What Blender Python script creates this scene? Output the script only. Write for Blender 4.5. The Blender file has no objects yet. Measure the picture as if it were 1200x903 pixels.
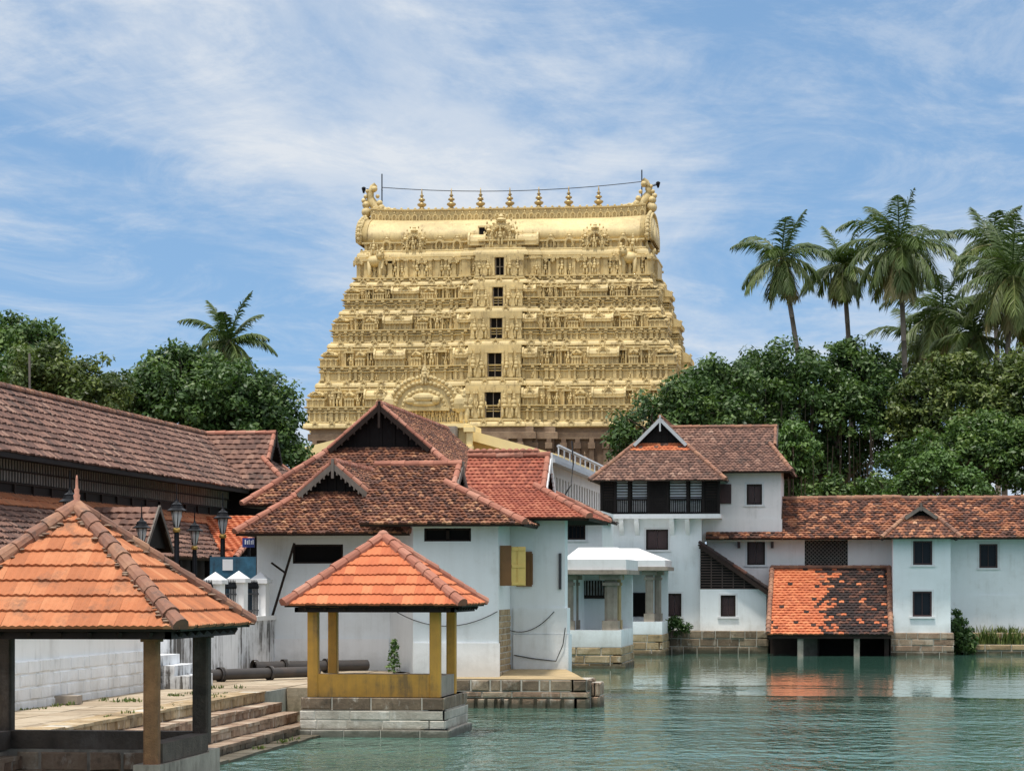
import bpy, math, random
import numpy as np
from mathutils import Vector, Matrix
rng = random.Random(7); NR = np.random.RandomState(7)
sc = bpy.context.scene
R = math.radians
# ------------------------------------------------------------------ camera
F = 3200.0; HC = 3.1; YAW = math.atan(400/3200.0)
cam_d = bpy.data.cameras.new("camera"); cam = bpy.data.objects.new("camera", cam_d)
sc.collection.objects.link(cam); sc.camera = cam
cam_d.sensor_width = 36; cam_d.lens = 36*F/1200; cam_d.shift_y = (685-451.5)/1200
cam_d.clip_start = 0.5; cam_d.clip_end = 9000
cam.location = (0, 0, HC); cam.rotation_euler = (R(90), 0, YAW)
# ------------------------------------------------------------------ world, sun
SUN_EL, SUN_AZ = 75.0, 205.0     # azimuth measured clockwise from +Y, direction to the sun
w = bpy.data.worlds.new("World"); sc.world = w; w.use_nodes = True
nt = w.node_tree; nt.nodes.clear(); N = nt.nodes.new; L = nt.links.new
out = N("ShaderNodeOutputWorld"); bg = N("ShaderNodeBackground"); bg.inputs[1].default_value = 0.15
sky = N("ShaderNodeTexSky"); sky.sky_type = 'NISHITA'; sky.sun_disc = False
sky.sun_elevation = R(SUN_EL); sky.sun_rotation = R(SUN_AZ); sky.air_density = 1.0; sky.dust_density = 0.6; sky.ozone_density = 2.0
tc = N("ShaderNodeTexCoord")
va = N("ShaderNodeVectorMath"); va.operation = 'ADD'; va.inputs[1].default_value = (0, 0, 0.22)
vn = N("ShaderNodeVectorMath"); vn.operation = 'NORMALIZE'
L(tc.outputs['Generated'], va.inputs[0]); L(va.outputs[0], vn.inputs[0]); L(vn.outputs[0], sky.inputs[0])
# cloud layer: direction projected on a high plane
sep = N("ShaderNodeSeparateXYZ"); L(tc.outputs['Generated'], sep.inputs[0])
mz = N("ShaderNodeMath"); mz.operation = 'ADD'; mz.inputs[1].default_value = 0.12; L(sep.outputs[2], mz.inputs[0])
mzz = N("ShaderNodeMath"); mzz.operation = 'MAXIMUM'; mzz.inputs[1].default_value = 0.03; L(mz.outputs[0], mzz.inputs[0])
dx = N("ShaderNodeMath"); dx.operation = 'DIVIDE'; L(sep.outputs[0], dx.inputs[0]); L(mzz.outputs[0], dx.inputs[1])
dy = N("ShaderNodeMath"); dy.operation = 'DIVIDE'; L(sep.outputs[1], dy.inputs[0]); L(mzz.outputs[0], dy.inputs[1])
cb = N("ShaderNodeCombineXYZ"); L(dx.outputs[0], cb.inputs[0]); L(dy.outputs[0], cb.inputs[1])
def cloud(scale, loc, rot, detail, rough, dist, lo, hi):
    mp = N("ShaderNodeMapping"); mp.inputs[1].default_value = loc; mp.inputs[2].default_value = (0, 0, R(rot)); mp.inputs[3].default_value = scale
    L(cb.outputs[0], mp.inputs[0])
    n = N("ShaderNodeTexNoise"); n.inputs['Scale'].default_value = 1.0; n.inputs['Detail'].default_value = detail
    n.inputs['Roughness'].default_value = rough; n.inputs['Distortion'].default_value = dist; L(mp.outputs[0], n.inputs['Vector'])
    r = N("ShaderNodeMapRange"); r.interpolation_type = 'SMOOTHSTEP'; r.inputs[1].default_value = lo; r.inputs[2].default_value = hi
    L(n.outputs[0], r.inputs[0]); return r.outputs[0]
c1 = cloud((.9, .7, 1), (44.4, 2.8, 0), 6, 10, .64, .7, .42, .62)
c2 = cloud((2.6, 2.2, 1), (14.3, 4.2, 0), -9, 10, .70, .8, .42, .70)
mx = N("ShaderNodeMath"); mx.operation = 'MULTIPLY_ADD'; mx.inputs[1].default_value = 0.55; L(c2, mx.inputs[0]); L(c1, mx.inputs[2])
mm = N("ShaderNodeMath"); mm.operation = 'MULTIPLY'; mm.inputs[1].default_value = 0.72; mm.use_clamp = True; L(mx.outputs[0], mm.inputs[0])
ov = N("ShaderNodeMapRange"); ov.interpolation_type = 'SMOOTHSTEP'; ov.inputs[1].default_value = .24; ov.inputs[2].default_value = .55; ov.inputs[4].default_value = .70; L(sep.outputs[2], ov.inputs[0])
mo = mm
sk = N("ShaderNodeMixRGB"); sk.blend_type = 'MULTIPLY'; sk.inputs[0].default_value = 1; sk.inputs[2].default_value = (.72, .79, .76, 1); L(sky.outputs[0], sk.inputs[1])
mc = N("ShaderNodeMixRGB"); mc.inputs[2].default_value = (3.2, 3.42, 3.7, 1); L(mo.outputs[0], mc.inputs[0]); L(sk.outputs[0], mc.inputs[1])
mv = N("ShaderNodeMixRGB"); mv.inputs[2].default_value = (5.9, 5.95, 6.0, 1); L(ov.outputs[0], mv.inputs[0]); L(mc.outputs[0], mv.inputs[1])   # bright cloud veil added overhead, out of view, for brighter, more neutral fill light
L(mv.outputs[0], bg.inputs[0]); L(bg.outputs[0], out.inputs[0])
sl = bpy.data.lights.new("sun", 'SUN'); sl.energy = 2.5; sl.angle = R(5); sl.color = (1.0, 0.95, 0.87)
sun = bpy.data.objects.new("sun", sl); sc.collection.objects.link(sun)
sd = Vector((math.sin(R(SUN_AZ))*math.cos(R(SUN_EL)), math.cos(R(SUN_AZ))*math.cos(R(SUN_EL)), math.sin(R(SUN_EL))))
sun.rotation_euler = sd.to_track_quat('Z', 'Y').to_euler()
vs = sc.view_settings; vs.view_transform = 'Standard'; vs.look = 'None'; vs.exposure = 0.62; vs.gamma = 1; vs.use_curve_mapping = False
sc.cycles.max_bounces = 6; sc.cycles.transparent_max_bounces = 4; sc.cycles.caustics_reflective = False; sc.cycles.caustics_refractive = False
# ------------------------------------------------------------------ measuring
CT, ST = math.cos(YAW), math.sin(YAW)
def X(px, Y):
    t = (px-600)/F; return Y*(t*CT-ST)/(t*ST+CT)
def D(px, Y):
    t = (px-600)/F; return Y/(t*ST+CT)
def Z(px, py, Y): return HC+(685-py)*D(px, Y)/F
def P(px, py, Y): return Vector((X(px, Y), Y, Z(px, py, Y)))
def YX(px, x):               # depth at which the line x = const crosses image column px
    t = (px-600)/F; return x*(t*ST+CT)/(t*CT-ST)
# ------------------------------------------------------------------ materials
def nodes(name):
    m = bpy.data.materials.new(name); m.use_nodes = True
    t = m.node_tree; return m, t, t.nodes['Principled BSDF'], t.nodes.new, t.links.new
def ramp(n, stops):
    r = n("ShaderNodeValToRGB"); e = r.color_ramp.elements
    while len(e) < len(stops): e.new(0.5)
    for i, (p, c) in enumerate(stops): e[i].position = p; e[i].color = (*c, 1)
    return r
def noise(n, l, vec, scale, detail=5, rough=.6, dist=0, stretch=None):
    x = n("ShaderNodeTexNoise"); x.inputs['Scale'].default_value = scale; x.inputs['Detail'].default_value = detail
    x.inputs['Roughness'].default_value = rough; x.inputs['Distortion'].default_value = dist
    if stretch:
        mp = n("ShaderNodeMapping"); mp.inputs[3].default_value = stretch; l(vec, mp.inputs[0]); vec = mp.outputs[0]
    l(vec, x.inputs['Vector']); return x.outputs[0]
def math_(n, l, op, a, b, clamp=False):
    x = n("ShaderNodeMath"); x.operation = op; x.use_clamp = clamp
    for i, v in enumerate((a, b)):
        if isinstance(v, (int, float)): x.inputs[i].default_value = v
        else: l(v, x.inputs[i])
    return x.outputs[0]
def mixc(n, l, f, a, b, mode='MIX'):
    x = n("ShaderNodeMixRGB"); x.blend_type = mode
    for i, v in enumerate((f, a, b)):
        if isinstance(v, (int, float)): x.inputs[i].default_value = v
        elif isinstance(v, tuple): x.inputs[i].default_value = (*v, 1)
        else: l(v, x.inputs[i])
    return x.outputs[0]
def maprange(n, l, v, lo, hi):
    x = n("ShaderNodeMapRange"); x.inputs[1].default_value = lo; x.inputs[2].default_value = hi; l(v, x.inputs[0]); return x.outputs[0]
def bump(n, l, p, h, strength, dist=.02):
    b = n("ShaderNodeBump"); b.inputs['Strength'].default_value = strength; b.inputs['Distance'].default_value = dist
    l(h, b.inputs['Height']); l(b.outputs[0], p.inputs['Normal'])
def mat(name, c, rough=.7, var=.25, scale=3, stain=None, stain_amt=0.4, streak=0, bumps=.15, metal=0, stain_lo=.52, damp=0):
    """paint, wood, plaster: a base colour with two scales of wear, optional stains and vertical streaks"""
    m, t, p, n, l = nodes(name)
    tcx = n("ShaderNodeTexCoord").outputs['Object']
    a = noise(n, l, tcx, scale, 6); b = noise(n, l, tcx, scale*.22, 4)
    f = math_(n, l, 'MULTIPLY', math_(n, l, 'ADD', a, b), .5)
    r = ramp(n, [(.3, tuple(x*(1-var) for x in c)), (.7, tuple(min(1, x*(1+var*.5)) for x in c))]); l(f, r.inputs[0])
    col = r.outputs[0]
    if stain:
        s1 = maprange(n, l, noise(n, l, tcx, .8, 7, .68), stain_lo, stain_lo+.2)
        if streak:
            s2 = maprange(n, l, noise(n, l, tcx, 1.0, 6, .65, 0, (5.0, 5.0, .45)), .47, .72)
            s1 = math_(n, l, 'ADD', math_(n, l, 'MULTIPLY', s1, .5), math_(n, l, 'MULTIPLY', math_(n, l, 'MULTIPLY', s2, math_(n, l, 'ADD', s1, .25)), streak), True)
        col = mixc(n, l, math_(n, l, 'MULTIPLY', s1, stain_amt, True), col, stain)
    if damp:   # rising damp and mould along the foot of the wall
        sx = n('ShaderNodeSeparateXYZ'); l(n('ShaderNodeNewGeometry').outputs['Position'], sx.inputs[0])
        zz = math_(n, l, 'ADD', sx.outputs[2], math_(n, l, 'MULTIPLY', noise(n, l, tcx, 1.3, 7, .7), -1.3)); r2 = n('ShaderNodeMapRange'); r2.inputs[1].default_value = .75; r2.inputs[2].default_value = .15; l(zz, r2.inputs[0])
        col = mixc(n, l, math_(n, l, 'MULTIPLY', r2.outputs[0], damp, True), col, (.30, .28, .23))
    l(col, p.inputs['Base Color']); p.inputs['Roughness'].default_value = rough; p.inputs['Metallic'].default_value = metal
    if max(c) < .04: p.inputs['Specular IOR Level'].default_value = .12
    if bumps: bump(n, l, p, noise(n, l, tcx, scale*6, 5), bumps)
    return m
def tmat(name, stops, patch=.35, scale=.7, moss=None, moss_lo=.55, rough=.85, pale=None):
    """clay tiles and stone blocks: a colour of its own for every tile (attribute rnd), mixed with broad patches of weathering"""
    m, t, p, n, l = nodes(name)
    tcx = n("ShaderNodeTexCoord").outputs['Object']
    at = n("ShaderNodeAttribute"); at.attribute_name = 'rnd'
    ns = maprange(n, l, noise(n, l, tcx, scale, 6, .65), .3, .7)
    f = math_(n, l, 'ADD', math_(n, l, 'MULTIPLY', at.outputs['Fac'], 1-patch), math_(n, l, 'MULTIPLY', ns, patch))
    fine = noise(n, l, tcx, 14, 4, .7)
    f = math_(n, l, 'ADD', f, math_(n, l, 'MULTIPLY', math_(n, l, 'SUBTRACT', fine, .5), .35), True)
    r = ramp(n, stops); l(f, r.inputs[0]); col = r.outputs[0]
    if moss:
        s = maprange(n, l, noise(n, l, tcx, scale*1.7, 8, .72), moss_lo, moss_lo+.15)
        col = mixc(n, l, math_(n, l, 'MULTIPLY', s, .8), col, moss)
    if pale:
        s = maprange(n, l, noise(n, l, tcx, 1.0, 6, .7, .3, (3.5, 3.5, 1.6)), .55, .68)
        col = mixc(n, l, math_(n, l, 'MULTIPLY', s, .75), col, pale)
        sx = n('ShaderNodeSeparateXYZ'); l(n('ShaderNodeNewGeometry').outputs['Position'], sx.inputs[0])   # wet, algae covered foot at the water line
        zz = math_(n, l, 'ADD', sx.outputs[2], math_(n, l, 'MULTIPLY', noise(n, l, tcx, 2.5, 5, .6), -.3)); r2 = n('ShaderNodeMapRange'); r2.inputs[1].default_value = .10; r2.inputs[2].default_value = -.06; l(zz, r2.inputs[0])
        col = mixc(n, l, math_(n, l, 'MULTIPLY', r2.outputs[0], .8, True), col, (.035, .038, .022))
    l(col, p.inputs['Base Color']); p.inputs['Roughness'].default_value = rough
    bump(n, l, p, fine, .55 if pale else .35, .03)
    return m
M = {}
M['tile_old'] = tmat('tile_old', [(0, (.040, .020, .015)), (.40, (.115, .045, .028)), (.70, (.225, .088, .046)), (.90, (.34, .17, .09)), (1, (.48, .32, .20))], .25, .5, (.035, .028, .022), .56)
M['tile_brown'] = tmat('tile_brown', [(0, (.05, .028, .022)), (.4, (.13, .065, .048)), (.75, (.22, .115, .082)), (1, (.36, .24, .18))], .35, .5, (.05, .042, .036), .55)
M['tile_red'] = tmat('tile_red', [(0, (.16, .045, .028)), (.5, (.29, .075, .042)), (1, (.42, .15, .085))], .4, .6, (.085, .04, .03), .56)
M['tile_orange'] = tmat('tile_orange', [(0, (.29, .10, .042)), (.5, (.44, .15, .06)), (1, (.56, .25, .12))], .5, .8, (.13, .075, .05), .54)
M['tile_bright'] = tmat('tile_bright', [(0, (.36, .095, .04)), (.5, (.50, .14, .055)), (1, (.60, .22, .095))], .35, .7, (.24, .085, .05), .60)
M['tile_patchy'] = tmat('tile_patchy', [(0, (.035, .02, .016)), (.40, (.11, .045, .03)), (.62, (.25, .09, .045)), (.84, (.42, .18, .09)), (1, (.52, .32, .2))], .35, .9, (.03, .022, .018), .54)
M['tile_dark'] = tmat('tile_dark', [(0, (.010, .007, .007)), (.55, (.028, .014, .012)), (.80, (.09, .035, .022)), (1, (.40, .17, .09))], .3, 1.2)
M['ridge'] = tmat('ridge_cap', [(0, (.20, .075, .05)), (.5, (.36, .14, .09)), (1, (.46, .24, .17))], .4, 1.0, (.10, .06, .045), .58)
M['ridge_old'] = tmat('ridge_cap_old', [(0, (.12, .07, .055)), (.5, (.26, .12, .075)), (1, (.40, .22, .13))], .5, 2.0, (.09, .065, .055), .52)
M['ridge_moss'] = tmat('mortar_on_ridge', [(0, (.08, .055, .04)), (.5, (.19, .12, .08)), (1, (.34, .24, .17))], .4, 3)
M['block'] = tmat('stone_block', [(0, (.13, .08, .052)), (.4, (.27, .175, .115)), (.75, (.38, .285, .20)), (1, (.52, .45, .36))], .5, 2.2, (.085, .06, .04), .54, pale=(.56,.51,.43))
M['block_dark'] = tmat('stone_dark', [(0, (.075, .052, .034)), (.5, (.18, .128, .082)), (1, (.36, .28, .19))], .5, 2.0, (.045, .035, .025), .53, pale=(.48,.43,.36))
M['block_pale'] = tmat('stone_pale', [(0, (.26, .225, .18)), (.5, (.42, .385, .32)), (1, (.58, .54, .47))], .6, 2.0, (.15, .12, .08), .56, pale=(.62,.59,.53))
M['block_ochre'] = tmat('stone_ochre', [(0, (.17, .115, .06)), (.5, (.36, .255, .135)), (1, (.50, .40, .26))], .5, 2.0, (.09, .07, .04), .53, pale=(.56,.5,.4))
M['mortar'] = mat('mortar', (.50, .46, .39), .9, .4, 5)
M['paving'] = mat('paving', (.36, .29, .20), .9, .35, 2.5, (.16, .13, .08), .6, 0, .4)
M['wall_blue'] = mat('wall_pale_blue', (.835, .86, .865), .75, .05, 2.5, (.46, .45, .41), .34, 1.2, .15, 0, .50, damp=.42)
M['wall_white'] = mat('wall_white', (.86, .855, .845), .75, .05, 2.5, (.44, .42, .39), .34, 1.2, .15, 0, .50, damp=.42)
M['wall_pink'] = mat('wall_warm_white', (.85, .80, .78), .75, .05, 2.5, (.46, .42, .38), .34, 1.2, .15, 0, .50)
M['wall_dirty'] = mat('wall_dirty', (.76, .78, .80), .8, .10, 2.5, (.085, .08, .075), 1.0, 2.6, .2, 0, .47)
M['paver'] = tmat('paving_stone', [(0, (.22, .165, .11)), (.5, (.36, .28, .19)), (1, (.47, .40, .30))], .5, 1.2, (.15, .12, .07), .53)
M['wall_block'] = mat('limewashed_block', (.82, .83, .84), .85, .10, 4, (.42, .42, .40), .45, .9, .5, 0, .48, damp=.4)
M['cream'] = mat('cream_paint', (.92, .73, .35), .6, .12, 1.5, (.6, .48, .28), .3, .5, .05)
M['gold'] = mat('gold_stucco', (.64, .50, .24), .62, .34, .9, (.22, .15, .07), .75, 1.6, .15)
M['copper'] = mat('gilt_copper', (.40, .29, .13), .45, .35, 4, (.10, .075, .04), .6, 0, .05, .5)
M['granite'] = tmat('granite_brown', [(0, (.07, .045, .03)), (.5, (.19, .125, .08)), (1, (.36, .26, .17))], .6, .8)
M['stone_grey'] = mat('weathered_stone', (.34, .29, .235), .9, .45, 2.5, (.11, .085, .06), .7, .8, .5)
M['stone_ochre'] = mat('ochre_stone', (.43, .32, .17), .9, .35, 2.5, (.16, .12, .08), .6, .8, .5)
M['stone_post'] = mat('dark_stone_post', (.095, .070, .052), .9, .6, 5, (.24, .20, .17), .6, .9, 1.0)
M['post_brown'] = mat('brown_post', (.34, .165, .07), .9, .6, 7, (.08, .05, .035), .8, .8, 1.0)
M['yellow'] = mat('yellow_paint', (.68, .345, .05), .6, .25, 3, (.17, .11, .05), .8, 1.6, .2, 0, .48)
M['wood_dark'] = mat('dark_timber', (.032, .022, .018), .6, .4, 4)
M['wood_black'] = mat('black_timber', (.016, .013, .012), .6, .4, 4)
M['wood_maroon'] = mat('maroon_shutter', (.058, .026, .024), .55, .35, 5)
M['wood_brown'] = mat('brown_shutter', (.21, .095, .025), .55, .3, 5)
M['wood_yellow'] = mat('yellow_shutter', (.72, .50, .14), .55, .2, 5)
M['wood_grey'] = mat('grey_timber', (.16, .135, .115), .75, .45, 5)
M['wood_slat'] = mat('weathered_slats', (.34, .30, .26), .8, .4, 5)
M['wood_lattice'] = mat('brown_lattice', (.085, .055, .045), .7, .4, 5)
M['orange_board'] = mat('orange_board', (.48, .16, .055), .7, .3, 3)
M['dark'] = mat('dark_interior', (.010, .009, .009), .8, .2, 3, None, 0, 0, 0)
M['glass_dark'] = mat('dark_glass', (.02, .024, .03), .15, .2, 3, None, 0, 0, 0)
M['curtain'] = mat('curtain', (.78, .79, .80), .9, .3, 2)
M['iron'] = mat('black_iron', (.014, .015, .018), .4, .3, 6, None, 0, 0, .05, .3)
M['pipe'] = mat('pipe_iron', (.045, .038, .034), .55, .4, 4, (.12, .07, .045), .5)
M['brass'] = mat('brass', (.55, .36, .10), .35, .2, 6, None, 0, 0, 0, .7)
M['lampglass'] = mat('lamp_glass', (.55, .58, .58), .15, .1, 6, None, 0, 0, 0)
M['cable'] = mat('cable', (.05, .05, .055), .6, .2, 5, None, 0, 0, 0)
M['concrete'] = mat('concrete', (.38, .33, .27), .9, .4, 2.5, (.075, .055, .04), .9, .8, .5, 0, .48)
M['tarp'] = mat('blue_tarp', (.035, .14, .23), .5, .8, 4, (.02, .03, .04), .8, 1.2, .4, 0, .46)
M['sign_blue'] = mat('sign_blue', (.03, .05, .22), .4, .1, 4, None, 0, 0, 0)
M['sign_white'] = mat('sign_white', (.75, .77, .8), .4, .1, 4, None, 0, 0, 0)
M['bark'] = mat('bark', (.12, .09, .066), .9, .5, 3, (.05, .04, .03), .5, .4, .6)
M['bark_palm'] = mat('palm_bark', (.20, .165, .13), .9, .4, 3, (.09, .07, .055), .5, 0, .5)
M['earth'] = mat('earth', (.19, .14, .09), .95, .4, 1.2, (.09, .10, .04), .7, 0, .4)
M['roof_white'] = mat('white_roof', (.74, .74, .74), .7, .08, 1.5, (.36, .34, .31), .5, .8, .15)
M['metal_sheet'] = mat('grey_sheet', (.52, .53, .54), .4, .2, 1.5, (.3, .28, .26), .4, .5, .05)
def leafmat(name, stops):
    m, t, p, n, l = nodes(name)
    at = n("ShaderNodeAttribute"); at.attribute_name = 'rnd'
    r = ramp(n, stops); l(at.outputs['Fac'], r.inputs[0]); l(r.outputs[0], p.inputs['Base Color'])
    p.inputs['Roughness'].default_value = .45; p.inputs['Specular IOR Level'].default_value = .35
    tr = n("ShaderNodeBsdfTranslucent"); l(mixc(n, l, 1.0, r.outputs[0], (1.0, 1.15, .5), 'MULTIPLY'), tr.inputs[0])
    ms = n("ShaderNodeMixShader"); ms.inputs[0].default_value = .25; l(p.outputs[0], ms.inputs[1]); l(tr.outputs[0], ms.inputs[2])
    l(ms.outputs[0], t.nodes['Material Output'].inputs[0]); return m
M['leaf_deep'] = leafmat('leaf_deep', [(0, (.026, .056, .016)), (.5, (.060, .115, .030)), (1, (.14, .21, .06))])
M['leaf_mid'] = leafmat('leaf_mid', [(0, (.034, .070, .018)), (.5, (.072, .135, .030)), (1, (.16, .23, .06))])
M['leaf_olive'] = leafmat('leaf_olive', [(0, (.042, .066, .018)), (.5, (.095, .135, .032)), (1, (.20, .23, .065))])
M['leaf_bright'] = leafmat('leaf_bright', [(0, (.05, .10, .025)), (.5, (.09, .17, .04)), (1, (.16, .25, .07))])
M['leaf_palm'] = leafmat('leaf_palm', [(0, (.05, .085, .024)), (.45, (.10, .145, .04)), (.75, (.20, .225, .07)), (1, (.32, .26, .12))])
def watermat():
    m, t, p, n, l = nodes('pond_water')
    g = n("ShaderNodeNewGeometry").outputs['Position']
    big = noise(n, l, g, .05, 3)
    r = ramp(n, [(.35, (.045, .120, .090)), (.65, (.075, .160, .125))]); l(big, r.inputs[0]); l(r.outputs[0], p.inputs['Base Color'])
    p.inputs['Roughness'].default_value = .02; p.inputs['IOR'].default_value = 1.33
    a = noise(n, l, g, 1.0, 4, .55, .5, (1.4, .75, 1)); b = noise(n, l, g, 1.0, 3, .5, .2, (3.6, 1.5, 1)); c = noise(n, l, g, 1.0, 2, .5, .3, (.33, .4, 1))
    calm = maprange(n, l, noise(n, l, g, 1.0, 3, .5, 0, (.05, .12, 1)), .35, .65)
    sx = n('ShaderNodeSeparateXYZ'); l(g, sx.inputs[0])   # wind ruffles the open water; the strip along the far bank lies in the lee
    yy = math_(n, l, 'ADD', sx.outputs[1], math_(n, l, 'MULTIPLY', math_(n, l, 'SUBTRACT', noise(n, l, g, 1.0, 3, .5, 0, (.06, .10, 1)), .5), 26))
    wd = n('ShaderNodeMapRange'); wd.interpolation_type = 'SMOOTHSTEP'; wd.inputs[1].default_value = 80; wd.inputs[2].default_value = 70; wd.inputs[3].default_value = .05; l(yy, wd.inputs[0])
    h = math_(n, l, 'ADD', math_(n, l, 'ADD', a, math_(n, l, 'MULTIPLY', b, 1.1)), math_(n, l, 'MULTIPLY', c, 1.0))
    h = math_(n, l, 'MULTIPLY', math_(n, l, 'MULTIPLY', h, wd.outputs[0]), math_(n, l, 'ADD', math_(n, l, 'MULTIPLY', calm, .6), .55))
    bump(n, l, p, h, 1.0, .13); return m
M['water'] = watermat()
# ------------------------------------------------------------------ mesh building
class B:
    def __init__(s): s.v = []; s.f = []; s.m = []; s.r = []
    def add(s, vs, fs, m=0, r=None):
        o = len(s.v); s.v += [tuple(q) for q in vs]
        if r is None: r = rng.random()
        for f in fs: s.f.append(tuple(o+i for i in f)); s.m.append(m); s.r.append(r)
    def box(s, x0, x1, y0, y1, z0, z1, m=0, r=None):
        s.add([(x0,y0,z0),(x1,y0,z0),(x1,y1,z0),(x0,y1,z0),(x0,y0,z1),(x1,y0,z1),(x1,y1,z1),(x0,y1,z1)],
              [(0,3,2,1),(4,5,6,7),(0,1,5,4),(1,2,6,5),(2,3,7,6),(3,0,4,7)], m, r)
    def cbox(s, x, y, wx, wy, z0, z1, m=0, r=None): s.box(x-wx/2, x+wx/2, y-wy/2, y+wy/2, z0, z1, m, r)
    def post(s, x, y, w, z0, z1, c=.025, m=0, wy=None, top=None):
        """square post with chamfered corners, may taper"""
        wy = wy or w; vs = []
        for z, k in ((z0, 1), (z1, top or 1)):
            a, b = w*k/2, wy*k/2
            vs += [(x-a+c,y-b,z),(x+a-c,y-b,z),(x+a,y-b+c,z),(x+a,y+b-c,z),(x+a-c,y+b,z),(x-a+c,y+b,z),(x-a,y+b-c,z),(x-a,y-b+c,z)]
        s.add(vs, [(i,(i+1)%8,8+(i+1)%8,8+i) for i in range(8)]+[tuple(range(8,16)), tuple(range(7,-1,-1))], m)
    def poly(s, pts, m=0, r=None): s.add(pts, [tuple(range(len(pts)))], m, r)
    def slab(s, pts, n, t0, t1, m=0, r=None):
        """polygon pts extruded along n from t0 to t1 (t1 > t0)"""
        k = len(pts); n = Vector(n)
        s.add([Vector(p)+n*t0 for p in pts]+[Vector(p)+n*t1 for p in pts],
              [tuple(range(k-1,-1,-1)), tuple(range(k,2*k))]+[(i,(i+1)%k,k+(i+1)%k,k+i) for i in range(k)], m, r)
    def tube(s, pts, r0, r1=None, n=8, m=0, caps=True, rr=None):
        r1 = r0 if r1 is None else r1; pts = [Vector(p) for p in pts]; k = len(pts); vs = []
        for i, p in enumerate(pts):
            t = (pts[min(i+1,k-1)]-pts[max(i-1,0)]).normalized()
            a = t.cross(Vector((0,0,1)) if abs(t.z) < .95 else Vector((0,1,0))).normalized(); b = t.cross(a)
            rad = r0+(r1-r0)*i/max(1,k-1)
            vs += [p+(a*math.cos(2*math.pi*j/n)+b*math.sin(2*math.pi*j/n))*rad for j in range(n)]
        fs = [(i*n+j, i*n+(j+1)%n, (i+1)*n+(j+1)%n, (i+1)*n+j) for i in range(k-1) for j in range(n)]
        if caps: fs += [tuple(range(n)), tuple(range((k-1)*n, k*n))[::-1]]
        s.add(vs, fs, m, rr)
    def beam(s, a, b, w, h, m=0, r=None):
        a, b = Vector(a), Vector(b); t = (b-a).normalized()
        x = t.cross(Vector((0,0,1)) if abs(t.z) < .95 else Vector((0,1,0))).normalized(); y = x.cross(t)
        vs = [p+x*(w/2*i)+y*(h/2*j) for p in (a, b) for i, j in ((-1,-1),(1,-1),(1,1),(-1,1))]
        s.add(vs, [(3,2,1,0),(4,5,6,7)]+[(i,(i+1)%4,4+(i+1)%4,4+i) for i in range(4)], m, r)
    def lathe(s, x, y, prof, n=10, m=0, r=None, sx=1, sy=1):
        vs = [(x+q*sx*math.cos(2*math.pi*j/n), y+q*sy*math.sin(2*math.pi*j/n), z) for q, z in prof for j in range(n)]
        k = len(prof)
        s.add(vs, [(i*n+j, i*n+(j+1)%n, (i+1)*n+(j+1)%n, (i+1)*n+j) for i in range(k-1) for j in range(n)]+[tuple(range(n-1,-1,-1)), tuple(range((k-1)*n, k*n))], m, r)
    def ball(s, c, r, m=0, n=6, k=5, sq=(1,1,1), rr=None):
        s.lathe2(c, [(r*math.sin(math.pi*i/k), -r*math.cos(math.pi*i/k)) for i in range(k+1)], n, m, sq, rr)
    def lathe2(s, c, prof, n, m, sq, rr=None):
        vs = [(c[0]+q*sq[0]*math.cos(2*math.pi*j/n), c[1]+q*sq[1]*math.sin(2*math.pi*j/n), c[2]+z*sq[2]) for q, z in prof for j in range(n)]
        s.add(vs, [(i*n+j, i*n+(j+1)%n, (i+1)*n+(j+1)%n, (i+1)*n+j) for i in range(len(prof)-1) for j in range(n)], m, rr)
    def wall(s, a, b, z0, z1, th, holes=(), m=0, mr=None, rev=.22):
        """wall whose outer face runs from a to b (outside on the right-hand side of b->a, i.e. the viewer sees a on the left); holes (u0,u1,z0,z1) go through it"""
        a, b = Vector((a[0],a[1],0)), Vector((b[0],b[1],0)); Lg = (b-a).length; u = (b-a)/Lg; n = Vector((u.y,-u.x,0))
        mr = m if mr is None else mr
        us = sorted({0, Lg, *[h[0] for h in holes], *[h[1] for h in holes]}); zs = sorted({z0, z1, *[h[2] for h in holes], *[h[3] for h in holes]})
        Q = lambda uu, zz, d: a+u*uu-n*d+Vector((0,0,zz))
        for i in range(len(us)-1):
            for j in range(len(zs)-1):
                cu, cz = (us[i]+us[i+1])/2, (zs[j]+zs[j+1])/2
                if any(h[0] < cu < h[1] and h[2] < cz < h[3] for h in holes): continue
                s.poly([Q(us[i],zs[j],0),Q(us[i+1],zs[j],0),Q(us[i+1],zs[j+1],0),Q(us[i],zs[j+1],0)], m, .5)
        for h in holes:
            for (u0,q0),(u1,q1) in (((h[0],h[2]),(h[1],h[2])),((h[1],h[2]),(h[1],h[3])),((h[1],h[3]),(h[0],h[3])),((h[0],h[3]),(h[0],h[2]))):
                s.poly([Q(u0,q0,0),Q(u0,q0,rev),Q(u1,q1,rev),Q(u1,q1,0)], mr, .5)
        e = .006
        for (u0,q0),(u1,q1) in (((Lg-e,z0),(Lg-e,z1)),((Lg,z1),(0,z1)),((e,z1),(e,z0))):
            s.poly([Q(u0,q0,.001),Q(u0,q0,th),Q(u1,q1,th),Q(u1,q1,.001)], m, .5)
        s.poly([Q(0,z0,th),Q(0,z1,th),Q(Lg,z1,th),Q(Lg,z0,th)], m, .5)
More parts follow.
